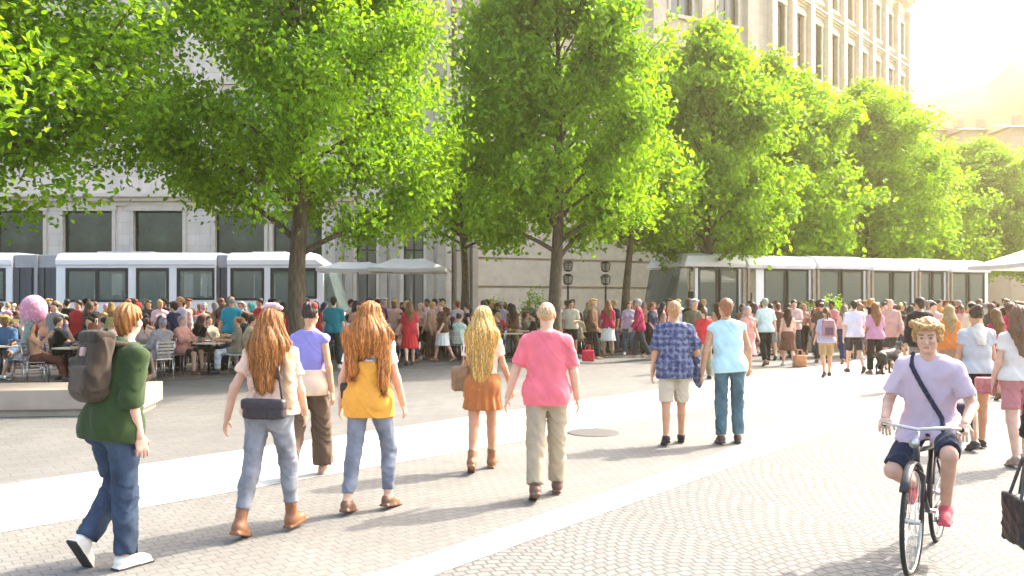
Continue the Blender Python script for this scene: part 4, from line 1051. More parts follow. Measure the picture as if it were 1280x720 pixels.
# far houses and the hill behind them
hill = MB(); prof = [(900, 170), (1020, 160), (1100, 142), (1150, 124), (1168, 113), (1195, 97), (1222, 84), (1240, 77), (1262, 75), (1285, 71), (1320, 66), (1370, 72), (1440, 95), (1560, 130)]
D = 160.0; rows = []
for j, (dy, k) in enumerate(((0, 0), (20, .45), (36, .82), (50, 1.0), (90, .7), (160, 0))):
    rows.append([(xd(p, D)*(1+dy/D*.4), D-50+dy, CAMH+((HOR-y)/FPX*D+2)*k-6*(1-k)+.9*math.sin(i*2.1+j)) for i, (p, y) in enumerate(prof)])
n = len(prof); vs = [v for r in rows for v in r]
fs = [(j*n+i, j*n+i+1, (j+1)*n+i+1, (j+1)*n+i) for j in range(5) for i in range(n-1)]
tag(hill.add(vs, fs).build('hill', M['hill'], smooth=True), kind='structure')
def house(px0, px1, d, eave, ridge, label, ywid=12, chim=()):
    x0, x1 = xd(px0, d), xd(px1, d); ze, zr = CAMH+(HOR-eave)/FPX*d, CAMH+(HOR-ridge)/FPX*d
    o = empty('house', ((x0+x1)/2, d, 0)); w = (x1-x0)/2
    MB().b(-w, w, 0, ywid, 0, ze).build('wall', M['plaster'], o)
    r = MB(); hip = min(w*.35, 5)
    r.add([(-w-.6, -.6, ze+.01), (w+.6, -.6, ze+.01), (w+.6, ywid+.6, ze+.01), (-w-.6, ywid+.6, ze+.01), (-w+hip, ywid/2, zr), (w-hip, ywid/2, zr)], [(0, 1, 5, 4), (1, 2, 5), (2, 3, 4, 5), (3, 0, 4), (3, 2, 1, 0)])
    ro = r.build('roof', M['roof_tile'], o)
    for cx in chim: MB().b(w*cx-.35, w*cx+.35, ywid*.3, ywid*.3+.7, ze+.5, zr+.5).build('chimney', M['plaster'], ro)
    nw = max(2, int(w*2/4))
    for i in range(nw):
        for z in (ze-2.6, ze-6.2):
            q = MB(); x = -w+(i+.5)*2*w/nw; q.b(x-.55, x+.55, -.05, .05, z, z+1.7)
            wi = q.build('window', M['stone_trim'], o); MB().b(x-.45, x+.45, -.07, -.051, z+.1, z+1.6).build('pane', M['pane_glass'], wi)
    tag(o, label, 'house')
house(1146, 1206, 100, 164, 150, 'distant house with a brown hipped roof nearest the cream building', chim=(.3,))
house(1208, 1262, 95, 163, 146, 'distant house with a brown roof and two chimneys at the foot of the hill', chim=(-.5, .55))
house(1264, 1350, 90, 160, 141, 'wide distant house with a brown roof cut by the picture edge', chim=(-.2,))

# ------------------------------------------------------------ trams
def side_panel(L, wins, y, t, zb, zt, sign):
    """a car side: skirt, pillars and cant rail round the openings (x0, x1, z0, z1)"""
    m = MB(); m.b(0, L, y, y+t, zt[0], zt[1]); x = 0
    for a, b, z0, z1 in wins:
        if a > x: m.b(x, a, y, y+t, zb, zt[0])
        m.b(a, b, y, y+t, zb, z0)
        if z1 < zt[0]: m.b(a, b, y, y+t, z1, zt[0])
        x = b
    if x < L: m.b(x, L, y, y+t, zb, zt[0])
    return m
def tram_window(parent, a, b, z0, z1, y, div=(), fr=.09, name='window', t=.1):
    f = MB(); f.b(a, a+fr, y-.015, y+t, z0, z1); f.b(b-fr, b, y-.015, y+t, z0, z1); f.b(a+fr, b-fr, y-.015, y+t, z0, z0+fr); f.b(a+fr, b-fr, y-.015, y+t, z1-fr*1.3, z1)
    for q in div: f.b(q-.06, q+.06, y-.012, y+t*.9, z0+fr, z1-fr*1.3)
    o = f.build(name, M['frame_black'], parent); MB().b(a+.02, b-.02, y+.03, y+.05, z0+.02, z1-.02).build('glass', M['tram_glass'], o); return o
def seats(root, x0, x1):
    p = MB(); x = x0
    while x < x1:
        for y in (.35, 1.7):
            s = MB(); s.b(x, x+.1, y, y+.5, .95, 1.95+.2*math.sin(x*5)); s.b(x-.3, x+.002, y+.003, y+.497, .9, 1.0); s.build('seat', M['interior'], root)
        p.tube([(x+.2, 1.0, .5), (x+.2, 1.0, 3.0)], .025, 6); x += .95
    p.build('grab_pole', M['lamp_glass'], root)
tr = empty('tram', (0, 33, 0)); tag(tr, 'white tram with dark framed windows and grey joints standing left of the thick tree trunk', 'tram')
tx = lambda p: xd(p, 33)
W2 = 2.5
def car(x0, x1, wins, nose=False, doors=()):
    L = x1-x0
    wi = [(a-x0, b-x0, z0, z1) for a, b, z0, z1 in wins]
    b_ = side_panel(L-(.0), wi, 0, .1, .35, (3.0, 3.12), 1); b_.b(0, L, W2-.1, W2, .35, 1.55); b_.b(0, L, W2-.1, W2, 2.85, 3.12)
    for k in range(5): b_.b(k*(L-.3)/4, k*(L-.3)/4+.3, W2-.1, W2, 1.55, 2.85)
    b_.b(0, L, .101, W2-.101, .36, .5)
    o = b_.build('car_body', M['white_paint'], tr, bevel=.012); o.location.x = x0
    for i, (a, b, z0, z1) in enumerate(wi):
        w_ = tram_window(tr, a, b, z0, z1, 0, name='door' if i in doors else 'window', div=((a+b)/2,) if b-a > 1.6 else ()); w_.location.x = x0
    r = MB(); n = 6
    pr = [(-.05, 3.122), (-.05, 3.3), (.12, 3.52), (.5, 3.6), (W2-.5, 3.6), (W2-.12, 3.52), (W2+.05, 3.3), (W2+.05, 3.122)]
    vs = [(xx, y, z) for xx in (0, L) for y, z in pr]; k = len(pr)
    if nose:                                    # the cab slopes away
        vs = [(x if x == 0 else L-(.0 if z < 3.2 else (.25 if z < 3.4 else .55)), y, z) for x, y, z in vs]
    r.add(vs, [tuple(range(k))[::-1], tuple(range(k, 2*k))]+[(i, (i+1) % k, (i+1) % k+k, i+k) for i in range(k)])
    ro = r.build('roof', M['white_paint'], tr); ro.location.x = x0
    q = MB(); q.b(L*.2, L*.55, .7, 1.8, 3.602, 3.66); q.build('roof_pod', M['grey_light'], ro, bevel=.03)
    sk = MB(); sk.b(.2, L-.2, .12, W2-.12, .1, .34)
    for xx in (L*.22, L*.72): sk.tube([(xx, .12, .3), (xx, .3, .3)], .28, 16)
    sk.build('undercarriage', M['rubber'], tr).location.x = x0
    seats(tr, x0+.4, x0+L-.4)
car(-34, tx(15), [(-33, -30, 1.75, 3.0), (-29.4, -27.6, .8, 3.0), (-27, -23.8, 1.75, 3.0), (-23.2, tx(7), 1.75, 3.0)], doors=(1,))
car(tx(70), tx(270), [(tx(82), tx(160), 1.72, 3.0), (tx(170), tx(211), .62, 3.0), (tx(221), tx(268), 1.8, 3.0)], doors=(1,))
car(tx(284), tx(404), [(tx(288), tx(330), 1.78, 3.0), (tx(338), tx(366), .62, 3.0), (tx(374), tx(396), 1.85, 3.0)], nose=True, doors=(1,))
for a, b in ((15, 70), (270, 284)):
    m = MB(); x0, x1 = tx(a), tx(b); n = 7 if b-a > 30 else 3
    for i in range(n):
        u = x0+(x1-x0)*i/n; v = x0+(x1-x0)*(i+1)/n; m.b(u+.01, v-.01, .06+.04*(i % 2), W2-.06-.04*(i % 2), .4, 3.0)
    j = m.build('gangway', M['grey_panel'], tr, bevel=.01); MB().b(x0+.02, x1-.02, .1, W2-.1, 3.002, 3.5).build('gangway_cover', M['grey_light'], j, bevel=.03)
    if n == 7: MB().b((x0+x1)/2+.02, (x0+x1)/2+.12, -.02, .058, .45, 3.5).build('cover_strip', M['grey_light'], j)
ns = MB(); x = tx(404); ns.prism([(x+.002, .45), (x+.5, .5), (x+.62, 1.3), (x+.002, 1.35)], .15, W2-.15); ns.build('cab_front', M['white_paint'], tr, bevel=.05)
ws = MB(); ws.prism([(x+.002, 1.36), (x+.6, 1.36), (x+.1, 3.05), (x+.002, 3.1)], .18, W2-.18); ws.build('windscreen', M['tram_glass'], tr)
MB().lathe((x+.5, .4, .8), [(0, 0), (.1, .0), (.1, .06), (0, .06)], 12).build('headlight', M['lamp_glass'], tr)

# the second tram, running off to the right
pa, pb = (xd(833, 33.6), 33.6), (xd(1236, 40.6), 40.6)
t2 = empty('tram', (pa[0], pa[1], 0), math.atan2(pb[1]-pa[1], pb[0]-pa[0])); tag(t2, 'white roofed tram of short glazed sections standing beneath the right hand trees', 'tram')
def along(px):                                 # pixel column -> distance along the tram side
    k = (px-640)/FPX; dx, dy = pb[0]-pa[0], pb[1]-pa[1]; L = math.hypot(dx, dy)
    return (k*pa[1]-pa[0])/(dx-k*dy)*L
secs = [(862, 929), (932, 1016), (1019, 1084), (1087, 1144), (1146, 1184), (1186, 1235)]
for i, (a, b) in enumerate(secs):
    x0, x1 = along(a), along(b); L = x1-x0
    m = MB(); m.b(x0, x1, 0, .1, .3, 1.05); m.b(x0, x1, W2-.1, W2, .3, 1.2); m.b(x0, x1, .102, W2-.102, .31, .48)
    m.b(x1-.22, x1-.0, 0, .1, 1.052, 3.05); m.b(x0+(.25 if i == 0 else 0), x0+(.4 if i == 0 else .16), 0, .1, 1.052, 3.05)
    for u in (x0, x1-.2): m.b(u, u+.2, W2-.1, W2, 1.202, 3.05)
    if i == 1: m.b(x0+.5, x0+.9, -.02, .1, 1.052, 3.05)
    m.build('car_body', M['white_paint'], t2, bevel=.012)
    a0, b0 = x0+(.42 if i == 0 else .17), x1-.23
    if i == 1: a0 = x0+.92
    mid = (a0+b0)/2
    tram_window(t2, a0, mid-.05, 1.06, 3.05, 0, fr=.06, name='window'); tram_window(t2, mid+.05, b0, .5 if i != 0 else 1.06, 3.05, -.005, fr=.06, name='door' if i else 'window')
    pr = [(-.16, 3.06), (-.2, 3.22), (.0, 3.5), (.5, 3.62), (W2-.5, 3.62), (W2, 3.5), (W2+.1, 3.06)]
    k = len(pr); o0 = .35 if i == 0 else 0
    vs = [(xx-(o0 if xx == x0 and z < 3.3 else (o0*.2 if xx == x0 else 0)), y, z+(.0 if i % 2 else .03)) for xx in (x0, x1) for y, z in pr]
    ro = MB().add(vs, [tuple(range(k))[::-1], tuple(range(k, 2*k))]+[(q, (q+1) % k, (q+1) % k+k, q+k) for q in range(k)]).build('roof', M['white_paint'], t2, bevel=.03)
    u = MB(); u.b(x0+.1, x1-.1, .1, W2-.1, .06, .3)
    for xx in (x0+L*.3, x0+L*.75): u.tube([(xx, .02, .3), (xx, .25, .3)], .3, 16)
    u.build('undercarriage', M['rubber'], t2); seats(t2, x0+.5, x1-.4)
    if i < 5:
        x2 = along(secs[i+1][0]); g_ = MB(); g_.b(x1+.005, x2-.005, .1, W2-.1, .4, 3.1); g_.build('gangway', M['grey_panel'], t2)
        p_ = MB(); p_.b(x1-.1, x1+.0, -.12, -.022, .4, 3.05); p_.b(x2+.02, x2+.14, -.12, -.022, .4, 3.05); p_.build('door_post', M['brown_post'], t2, bevel=.01)
x0 = along(862)
m = MB(); m.prism([(x0, .35), (x0-.55, .45), (x0-.7, 1.1), (x0, 1.15)], .12, W2-.12); m.build('cab_front', M['white_paint'], t2, bevel=.06)
m = MB(); m.prism([(x0, 1.16), (x0-.68, 1.16), (x0-.3, 3.04), (x0, 3.04)], .15, W2-.15); m.build('windscreen', M['tram_glass'], t2)

# ------------------------------------------------------------ parasols
def parasol(px, d, w, dp, eave, ridge, label, lean=0, group='cafe parasols'):
    x = xd(px, d); ze, zr = CAMH+(HOR-eave)/FPX*d, CAMH+(HOR-ridge)/FPX*d
    o = empty('parasol', (x, d, 0)); tag(o, label, 'parasol', group)
    n = 6; vs = []; fs = []
    for j in range(n+1):                       # square canopy, sides sag a little
        t = .42+.58*j/n; z = zr-(zr-ze)*((j/n)**.9)
        q = [(-w/2*t, -dp/2*t), (w/2*t, -dp/2*t), (w/2*t, dp/2*t), (-w/2*t, dp/2*t)]
        ring = []
        for k in range(4):
            p, r = q[k], q[(k+1) % 4]
            for u in range(6): v = u/6; ring.append((p[0]+(r[0]-p[0])*v, p[1]+(r[1]-p[1])*v, z-.05*math.sin(math.pi*v)*t))
        vs += ring
    for j in range(n):
        for k in range(24): fs.append((j*24+k, j*24+(k+1) % 24, (j+1)*24+(k+1) % 24, (j+1)*24+k))
    fs.append(tuple(range(24)))
    c = MB().add(vs, fs).build('canopy', M['canvas'], o, True); s = c.modifiers.new('cloth', 'SOLIDIFY'); s.thickness = .012
    v = MB(); b = vs[-24:]; v.add(b+[(p[0], p[1], p[2]-.1) for p in b], [(k, (k+1) % 24, (k+1) % 24+24, k+24) for k in range(24)])
    vo = v.build('valance', M['canvas'], o); s = vo.modifiers.new('cloth', 'SOLIDIFY'); s.thickness = .01
    MB().tube([(0, 0, .1), (0, 0, zr+.05)], .035, 12).build('pole', M['grey_light'], o, True)
    r = MB()
    for a in range(8):
        an = a*math.pi/4; tx_ = w/2*max(-1, min(1, math.cos(an)*1.42)); ty = dp/2*max(-1, min(1, math.sin(an)*1.42)); r.tube([(0, 0, zr-.08), (tx_*.97, ty*.97, ze-.04)], .012, 5)
    r.build('rib', M['grey_light'], o); MB().b(-.4, .4, -.4, .4, 0, .1).build('base', M['dark_metal'], o, bevel=.02)
    return o
parasol(447, 29.5, 2.3, 2.3, 336, 328, 'smaller white square parasol beside the nose of the left tram')
parasol(514, 28.5, 2.4, 2.6, 336, 324, 'white square parasol right of the smaller one, tall dark windows behind')
parasol(1352, 27.0, 5.2, 3.5, 331, 307, 'wide white parasol beyond the end of the right tram')

# lamps, posts and planting among the tables
def lantern(px, d, ztop, label):
    o = empty('lamp_post', (xd(px, d), d, 0)); tag(o, label, 'lamp post', 'slim black lantern posts')
    MB().tube([(0, 0, 0), (0, 0, .3), (0, 0, ztop-.9)], [.07, .045, .035], 10).build('pole', M['dark_metal'], o, True)
    for i, z in enumerate((ztop-.88, ztop-.42)):
        q = MB(); q.lathe((0, 0, z), [(.05, 0), (.14, .04), (.14, .06)], 12); q.lathe((0, 0, z), [(.19, .3), (.1, .38), (.0, .4)], 12)
        for k in range(4): a = k*math.pi/2; q.tube([(.13*math.cos(a), .13*math.sin(a), z+.05), (.17*math.cos(a), .17*math.sin(a), z+.3)], .014, 5)
        l = q.build('lantern', M['dark_metal'], o); MB().lathe((0, 0, z), [(.0, .06), (.12, .06), (.15, .3), (0, .3)], 12).build('lamp_glass', M['lamp_glass'], l)
lantern(710, 30.5, 3.2, 'black two-tiered lantern post just right of the second large trunk'); lantern(757, 31.0, 3.2, 'black two-tiered lantern post beside the slim mossy trunk')

# ------------------------------------------------------------ trees
def tree_mesh(seed, Ht, Rc, z0, nleaf, leafs, trunk_r=.25, mat='leaf', flat=.75):
    rg = np.random.default_rng(seed); rr = random.Random(seed)
    T = MB(); top_ = Ht*.86
    def env(t): return Rc*max(0, math.sin(math.pi*min(1, (t*.72+.28)))**flat)*(1 if t < .6 else 1-.12*(t-.6)/.4)
    lead = [A((.12*math.sin(z*.9+seed), .12*math.cos(z*.7+seed), z)) for z in np.linspace(0, top_, 14)]; lead[0][:2] = lead[1][:2]*.3
    lr = [trunk_r*(1.35 if i == 0 else (1.0-.9*max(0, (p[2]-1.0))/(top_))) for i, p in enumerate(lead)]
    T.tube(lead, [max(r, .03) for r in lr], 12)
    tips = []
    nl = 34
    for i in range(nl):
        f = i/nl; z = z0-.7+(top_-z0+.3)*f**.9; az = i*2.4+rr.uniform(-.35, .35)
        t = min(1, max(0, (z+1.1-z0)/(Ht-z0))); Lr = env(t)*rr.uniform(.72, 1.02); el = R(rr.uniform(28, 42)+28*f)
        b = A((np.interp(z, [p[2] for p in lead], [p[0] for p in lead]), np.interp(z, [p[2] for p in lead], [p[1] for p in lead]), z))
        d = A((math.cos(az), math.sin(az), 0)); pts = []
        for q in np.linspace(0, 1, 6): pts.append(b+d*Lr*q+Z*(Lr*math.tan(el)*(q-.38*q*q))*.85)
        r0 = max(.03, trunk_r*.34*(1-f*.7)); T.tube(pts, [r0*(1-.8*q) for q in np.linspace(0, 1, 6)], 6)
        for q in (.45, .62, .78, .9, 1.0): tips.append((pts[0]+(pts[-1]-pts[0])*q+Z*rr.uniform(-.2, .3), .62))
        for q in range(4):
            k = rr.choice((2, 3, 4)); p = pts[k]; a2 = az+rr.choice((-1, 1))*rr.uniform(.5, 1.1); l2 = Lr*rr.uniform(.25, .42)
            e = p+A((math.cos(a2), math.sin(a2), rr.uniform(.15, .8)))*l2; T.tube([p, (p+e)/2+Z*.05, e], [r0*.35, r0*.25, .008], 5); tips += [(e, .6), ((p+e)/2, .55)]
    for i in range(150):                        # clumps out to an uneven skin
        t = rr.random()**.85; az = rr.uniform(0, 6.283); lump = 1+.13*math.sin(3*az+seed+4*t)+.1*math.sin(5*az-7*t+seed)+.08*math.sin(9*az+11*t)
        r = env(t)*lump*rr.uniform(.72, 1.0); z = z0+(Ht-z0)*t
        if t < .12: z += rr.uniform(-.3, .6)
        tips.append((A((r*math.cos(az), r*math.sin(az), z)), .58))
    per = nleaf//len(tips); cen = np.concatenate([np.repeat(t[0][None], per, 0) for t in tips]); sg = np.concatenate([np.full(per, t[1]) for t in tips])
    pos = cen+rg.normal(size=cen.shape)*(sg*.54)[:, None]*A((1, 1, .8))
    pos = pos[pos[:, 2] > z0-.75]; n = len(pos)
    nor = rg.normal(size=(n, 3))+A((0, 0, .9))+.5*(pos-A((0, 0, (z0+Ht)/2)))/Rc; nor /= np.linalg.norm(nor, axis=1)[:, None]
    u = np.cross(nor, rg.normal(size=(n, 3))); u /= np.linalg.norm(u, axis=1)[:, None]; v = np.cross(nor, u)
    s = leafs*rg.uniform(.7, 1.25, n)[:, None]
    fold = .22
    V = np.stack([pos-u*s, pos-u*s*.3+v*s*.62+nor*s*fold, pos+u*s*.45+v*s*.5+nor*s*fold, pos+u*s*1.05-nor*s*.15, pos+u*s*.45-v*s*.5+nor*s*fold, pos-u*s*.3-v*s*.62+nor*s*fold], 1).reshape(-1, 3)
    b = np.arange(n)[:, None]*6
    Q = np.concatenate([b+A((0, 1, 2, 3)).astype(int), b+A((0, 3, 4, 5)).astype(int)])
    return T.mesh('trunk', M['bark'], True), npmesh('crown', V, Q, M[mat], False)
TM = [tree_mesh(3, 12.2, 3.9, 3.5, 86000, .067), tree_mesh(11, 12.4, 3.75, 3.6, 44000, .1), tree_mesh(23, 12.4, 3.9, 3.3, 30000, .125, .27)]
def tree(x, y, k, sc, rz, label, cs=1.0, group='large trees in a row across the square', name='tree'):
    o = empty(name, (x, y, 0), rz); o.scale = (sc*cs, sc*cs, sc); tag(o, label, 'tree', group)
    mobj('trunk', TM[k][0], o); mobj('crown', TM[k][1], o); return o
tree(-11.0, 15.2, 0, 1.0, 2.1, 'large bright green tree filling the top left corner, its trunk out of the picture', 1.12)
tree(-4.8, 20.0, 0, 1.0, .4, 'large green tree with a thick dark trunk in front of the left tram', .86)
tree(1.35, 26.0, 1, 1.0, 1.0, 'tall green tree whose trunk stands behind the man in pink', .83)
tree(7.9, 35.0, 2, 1.03, 2.9, 'tall green tree rising behind the front end of the right tram', .8)
tree(12.6, 42.0, 2, 1.07, 4.4, 'second tree rising behind the right tram, its crown between two taller neighbours', .95)
tree(18.9, 47.0, 1, 1.07, 5.2, 'yellow-green tree in front of the receding cream side wing', 1.05)
tree(25.0, 54.0, 2, .88, .9, 'sunlit yellowish tree at the foot of the last cream windows', 1.1)
tree(31.5, 59.0, 1, 1.0, 2.0, 'low glowing yellow-green tree below the distant hill', 1.1)
tree(38.2, 64.0, 2, 1.02, 3.7, 'farthest sunlit tree at the picture edge in front of the distant houses', 1.25)
TM.append(tree_mesh(31, 7.7, 2.3, 4.3, 7000, .11, .17)); 
tree(-1.75, 31.0, 3, 1.0, .2, 'slim brown trunked tree behind the right end of the parasols', group='slimmer trees in front of the facade')
tree(4.15, 31.3, 3, 1.0, 1.7, 'slim mossy trunked tree between the lantern posts and the right tram', group='slimmer trees in front of the facade')
# potted shrubs
def shrub(px, d, r, h, label, dark=False):
    o = empty('potted_shrub', (xd(px, d), d, .05)); tag(o, label, 'shrub', 'potted shrubs between the tables')
    MB().lathe((0, 0, 0), [(0, 0), (.24, 0), (.3, .5), (.26, .5), (.25, .44), (0, .44)], 16).build('pot', M['stone_grey'], o)
    rg = np.random.default_rng(int(px)); n = 900; p = rg.normal(size=(n, 3)); p = p/np.linalg.norm(p, axis=1)[:, None]*rg.uniform(.4, 1, n)[:, None]**.5*A((r, r, h/2))*(1+.25*np.sin(5*p[:, :1]+3*p[:, 2:]))+A((0, 0, .5+h/2))
    u = rg.normal(size=(n, 3)); u /= np.linalg.norm(u, axis=1)[:, None]; v = np.cross(u, rg.normal(size=(n, 3))); v /= np.linalg.norm(v, axis=1)[:, None]; s = .05
    V = np.stack([p-u*s, p+v*s*.5, p+u*s, p-v*s*.5], 1).reshape(-1, 3); b = np.arange(n)[:, None]*4
    mobj('foliage', npmesh('foliage', V, b+np.arange(4), M['leaf_dark' if dark else 'leaf'], False), o)
    MB().tube([(0, 0, .42), (0, 0, .5+h*.5)], .03, 6).build('stem', M['bark'], o)
shrub(668, 30.0, .5, 1.6, 'upright green shrub in a pot left of the trunk behind the man in pink'); shrub(620, 30.5, .45, 1.3, 'yellow-green shrub in a pot in front of the pale panelled wall'); shrub(1014, 30.5, .6, 1.2, 'dark green potted shrub in front of the second door of the right tram', True)
shrub(1040, 31.5, .5, 1.4, 'leafy potted shrub in front of the third section of the right tram')
# ------------------------------------------------------------ the crowd
CV = .021
PO = dict(
 sit_up=dict(lean=-3, legL=(84, 84, 5, 0), legR=(80, 78, 7, 0), armL=(38, 8, 52, 14), armR=(34, 8, 58, 14)),
 sit_lean=dict(lean=16, legL=(78, 92, 6, -12), legR=(84, 80, 6, 0), armL=(40, 14, 55, 12), armR=(46, 14, 62, 14)),
 sit_back=dict(lean=-12, legL=(82, 60, 4, 8), legR=(88, 70, 3, 0), armL=(12, 14, 40, 6), armR=(46, 12, 92, 12)),
 stand=dict(legL=(0, 2, 4, 0), legR=(4, 8, 5, 0), armL=(2, 8, 12, 0), armR=(-2, 9, 14, 0)),
 talk=dict(lean=3, legL=(2, 3, 5, 0), legR=(-3, 3, 5, 0), armL=(8, 9, 85, 20), armR=(0, 10, 20, 0), head=(18, -5)),
 walk=dict(lean=4, twist=5, legL=(-14, 14, 2, -24), legR=(17, 10, 2, 6), armL=(14, 9, 22, 0), armR=(-14, 9, 12, 0)),
 step=dict(lean=2, twist=-4, legL=(13, 8, 2, 4), legR=(-10, 26, 2, -26), armL=(-10, 10, 12, 0), armR=(10, 9, 32, 6)))
SAY = dict(sit_up='sitting upright', sit_lean='leaning forward', sit_back='leaning back', stand='standing', talk='gesturing', walk='walking', step='walking slowly')
KIT = {}
def kit(pose, sex):
    if (pose, sex) in KIT: return KIT[pose, sex]
    J = skel(1.77 if sex == 'm' else 1.67, sex, **PO[pose]); sit = pose.startswith('sit'); K = dict(J=J)
    K['body'] = npmesh('person', *body(J, CV, .014, .0085), M['skin'])
    K['tee'] = npmesh('shirt', *top(J, .45, -.09, .02, .015, CV, .006), M['cloth'])
    K['long'] = npmesh('jacket', *top(J, .93, -.13, .028, .012, CV, .008, 2), M['cloth'])
    if sex == 'f': K['vest'] = npmesh('top', *top(J, .0, -.03, .017, .01, CV, .004), M['cloth'])
    K['trousers'] = npmesh('trousers', *trousers(J, .97, .015, .02, CV, .006), M['denim'])
    K['shorts'] = npmesh('shorts', *trousers(J, .46, .018, .025, CV, .005), M['cloth'])
    if sex == 'f' and not sit: K['skirt'] = npmesh('skirt', *skirt(J, .48, .08, .016, CV), M['cloth'])
    for h in (('short', 'long', 'bun') if sex == 'f' else ('short', 'fringe', 'curly')):
        if h == 'short' and sex == 'f': h = 'pony'
        K[h] = npmesh('hair', *hair(J, h, .28, .95, .014, .5, .004), M['hair'])
    K['shoe'] = [npmesh('shoe', *shoe(J, n, .016), M['leather']) for n in 'LR']
    KIT[pose, sex] = K; return K
COL = {'black': (.018, .017, .018), 'charcoal': (.05, .05, .055), 'white': (.75, .74, .72), 'cream': (.68, .57, .44), 'red': (.55, .04, .05), 'crimson': (.4, .02, .08), 'pink': (.68, .3, .34), 'peach': (.7, .42, .3),
       'brown': (.14, .075, .04), 'tan': (.42, .27, .16), 'grey': (.3, .3, .31), 'navy': (.03, .04, .1), 'blue': (.1, .2, .42), 'turquoise': (.03, .36, .46), 'teal': (.02, .25, .26), 'khaki': (.26, .23, .14), 'olive': (.1, .11, .05), 'lilac': (.45, .38, .55), 'orange': (.62, .25, .06), 'denim blue': (.1, .15, .24)}
HAIRC = {'black': (.015, .012, .01), 'dark brown': (.045, .025, .015), 'brown': (.12, .06, .03), 'auburn': (.25, .09, .03), 'blond': (.5, .32, .12), 'grey': (.4, .38, .36)}
TOPW = ['black']*12+['charcoal']*7+['white']*11+['cream']*7+['red']*9+['crimson']*3+['pink']*6+['peach']*6+['brown']*7+['tan']*4+['grey']*4+['navy']*3+['blue']*2+['turquoise']+['khaki']*2+['olive']*2+['lilac']*2+['orange']*2
BOTW = ['black']*6+['charcoal']*4+['brown']*2+['khaki']*2+['denim blue']*6+['navy']*3+['white']*1+['tan']*2+['grey']*2
USED = set(); PEOPLE = []
KIND = {'tee': 'T-shirt', 'long': 'jacket', 'vest': 'sleeveless top', 'trousers': 'trousers', 'shorts': 'shorts', 'skirt': 'skirt'}
HS = {'pony': 'ponytail', 'long': 'long', 'bun': 'pinned-up', 'short': 'short', 'fringe': 'thinning', 'curly': 'curly'}
def folk(x, y, yaw, pose, group, sex=None, top_=None, bot=None, tk=None, bk=None, hk=None, hc=None, label=None, z=0.0, where='', skin=None, sc=None):
    for _ in range(400):
        s = sex or rnd.choice('mf'); K = kit(pose, s)
        t1 = tk or rnd.choice(['tee', 'tee', 'long'] if s == 'm' else ['tee', 'vest', 'long']); t2 = bk or rnd.choice(['trousers', 'trousers', 'shorts'] if 'skirt' not in K or s == 'm' else ['trousers', 'shorts', 'skirt'])
        c1 = top_ or rnd.choice(TOPW); c2 = bot or rnd.choice(BOTW)
        h = hk or rnd.choice(['short', 'short', 'fringe', 'curly'] if s == 'm' else ['pony', 'long', 'long', 'bun']); q = hc or rnd.choice(['black', 'dark brown', 'dark brown', 'brown', 'auburn', 'blond', 'grey'])
        lb = label or f"{'man' if s == 'm' else 'woman'} with {HS[h]} {q} hair in {c1} {KIND[t1]} and {c2} {KIND[t2]}, {SAY[pose]}"
        key = (s, h, q, c1, t1, c2, t2)
        if (lb not in USED and key not in USED) or label: break
    USED.add(lb); USED.add(key)
    o = mobj('person', K['body'], None, SKIN[skin or rnd.choice(['fair', 'fair', 'fair', 'pink', 'tan', 'tan', 'brown'])]); k = sc or rnd.uniform(.95, 1.04)
    o.location = (x, y, z); o.rotation_euler = (0, 0, yaw); o.scale = (k, k, k); tag(o, lb, 'person', group)
    jit = lambda c: tuple(min(1, v*rnd.uniform(.65, .95)) for v in c)
    mobj(K[t1].name.split('.')[0], K[t1], o, jit(COL[c1])); mobj(K[t2].name.split('.')[0], K[t2], o, jit(COL[c2])); mobj('hair', K[h], o, jit(HAIRC[q]))
    sh = rnd.choice([(.03, .03, .03), (.2, .1, .05), (.6, .58, .55), (.08, .06, .05)])
    for m in K['shoe']: mobj('shoe', m, o, sh)
    o['_t'] = f"{'man' if s == 'm' else 'woman'} with {HS[h]} {q} hair in {c1} and {c2}"
    PEOPLE.append((x, y)); return o
# cafe furniture, one of each, then copies
ch = empty('cafe_chair'); tag(ch, 'x', 'chair', 'light metal cafe chairs')
MB().slab([(-.2, -.2), (.2, -.2), (.21, .2), (-.21, .2)], .44, .462).build('seat', M['steel'], ch, bevel=.008)
for g in (-1, 1):
    MB().tube([(g*.19, -.19, .45), (g*.2, -.25, .86)], .012, 6).build('back_post', M['steel'], ch, True)
    for y in (-.18, .18): MB().tube([(g*.18, y, .44), (g*.21, y*1.15, 0)], .012, 6).build('leg', M['steel'], ch, True)
m = MB()
for i in range(4): m.box((0, -.215-.011*i, .6+.075*i), (.37, .012, .05), rx=R(8))
m.build('backrest', M['steel'], ch)
tb = empty('cafe_table'); tag(tb, 'x', 'table', 'round cafe tables')
MB().lathe((0, 0, .71), [(0, 0), (.37, 0), (.38, .012), (.37, .024), (0, .024)], 28).build('tabletop', M['stone_trim'], tb)
MB().tube([(0, 0, .03), (0, 0, .71)], .03, 10).build('pedestal', M['dark_metal'], tb, True); MB().lathe((0, 0, 0), [(0, .05), (.05, .05), (.23, .015), (.24, 0), (0, 0)], 20).build('base', M['dark_metal'], tb)
KM = kidmap(ch); KM.update(kidmap(tb)); firstc, firstt = [ch], [tb]
GLM = MB().lathe((0, 0, 0), [(0, .002), (.03, .002), (.04, .15), (.037, .15), (.028, .012), (0, .012)], 12).mesh('drinking_glass', M['lamp_glass'], True)
def place(src, first, x, y, rz, z, label):
    o = first.pop() if first else copy_tree(src, KM)
    o.location = (x, y, z); o.rotation_euler = (0, 0, rz); o['label'] = label; return o
TREES = [(-4.7, 20), (1.2, 26), (-1.75, 31), (4.15, 31.3), (xd(447, 29.5), 29.5), (xd(514, 28.5), 28.5)]
NO = []                                        # spots reserved for the figures placed by hand
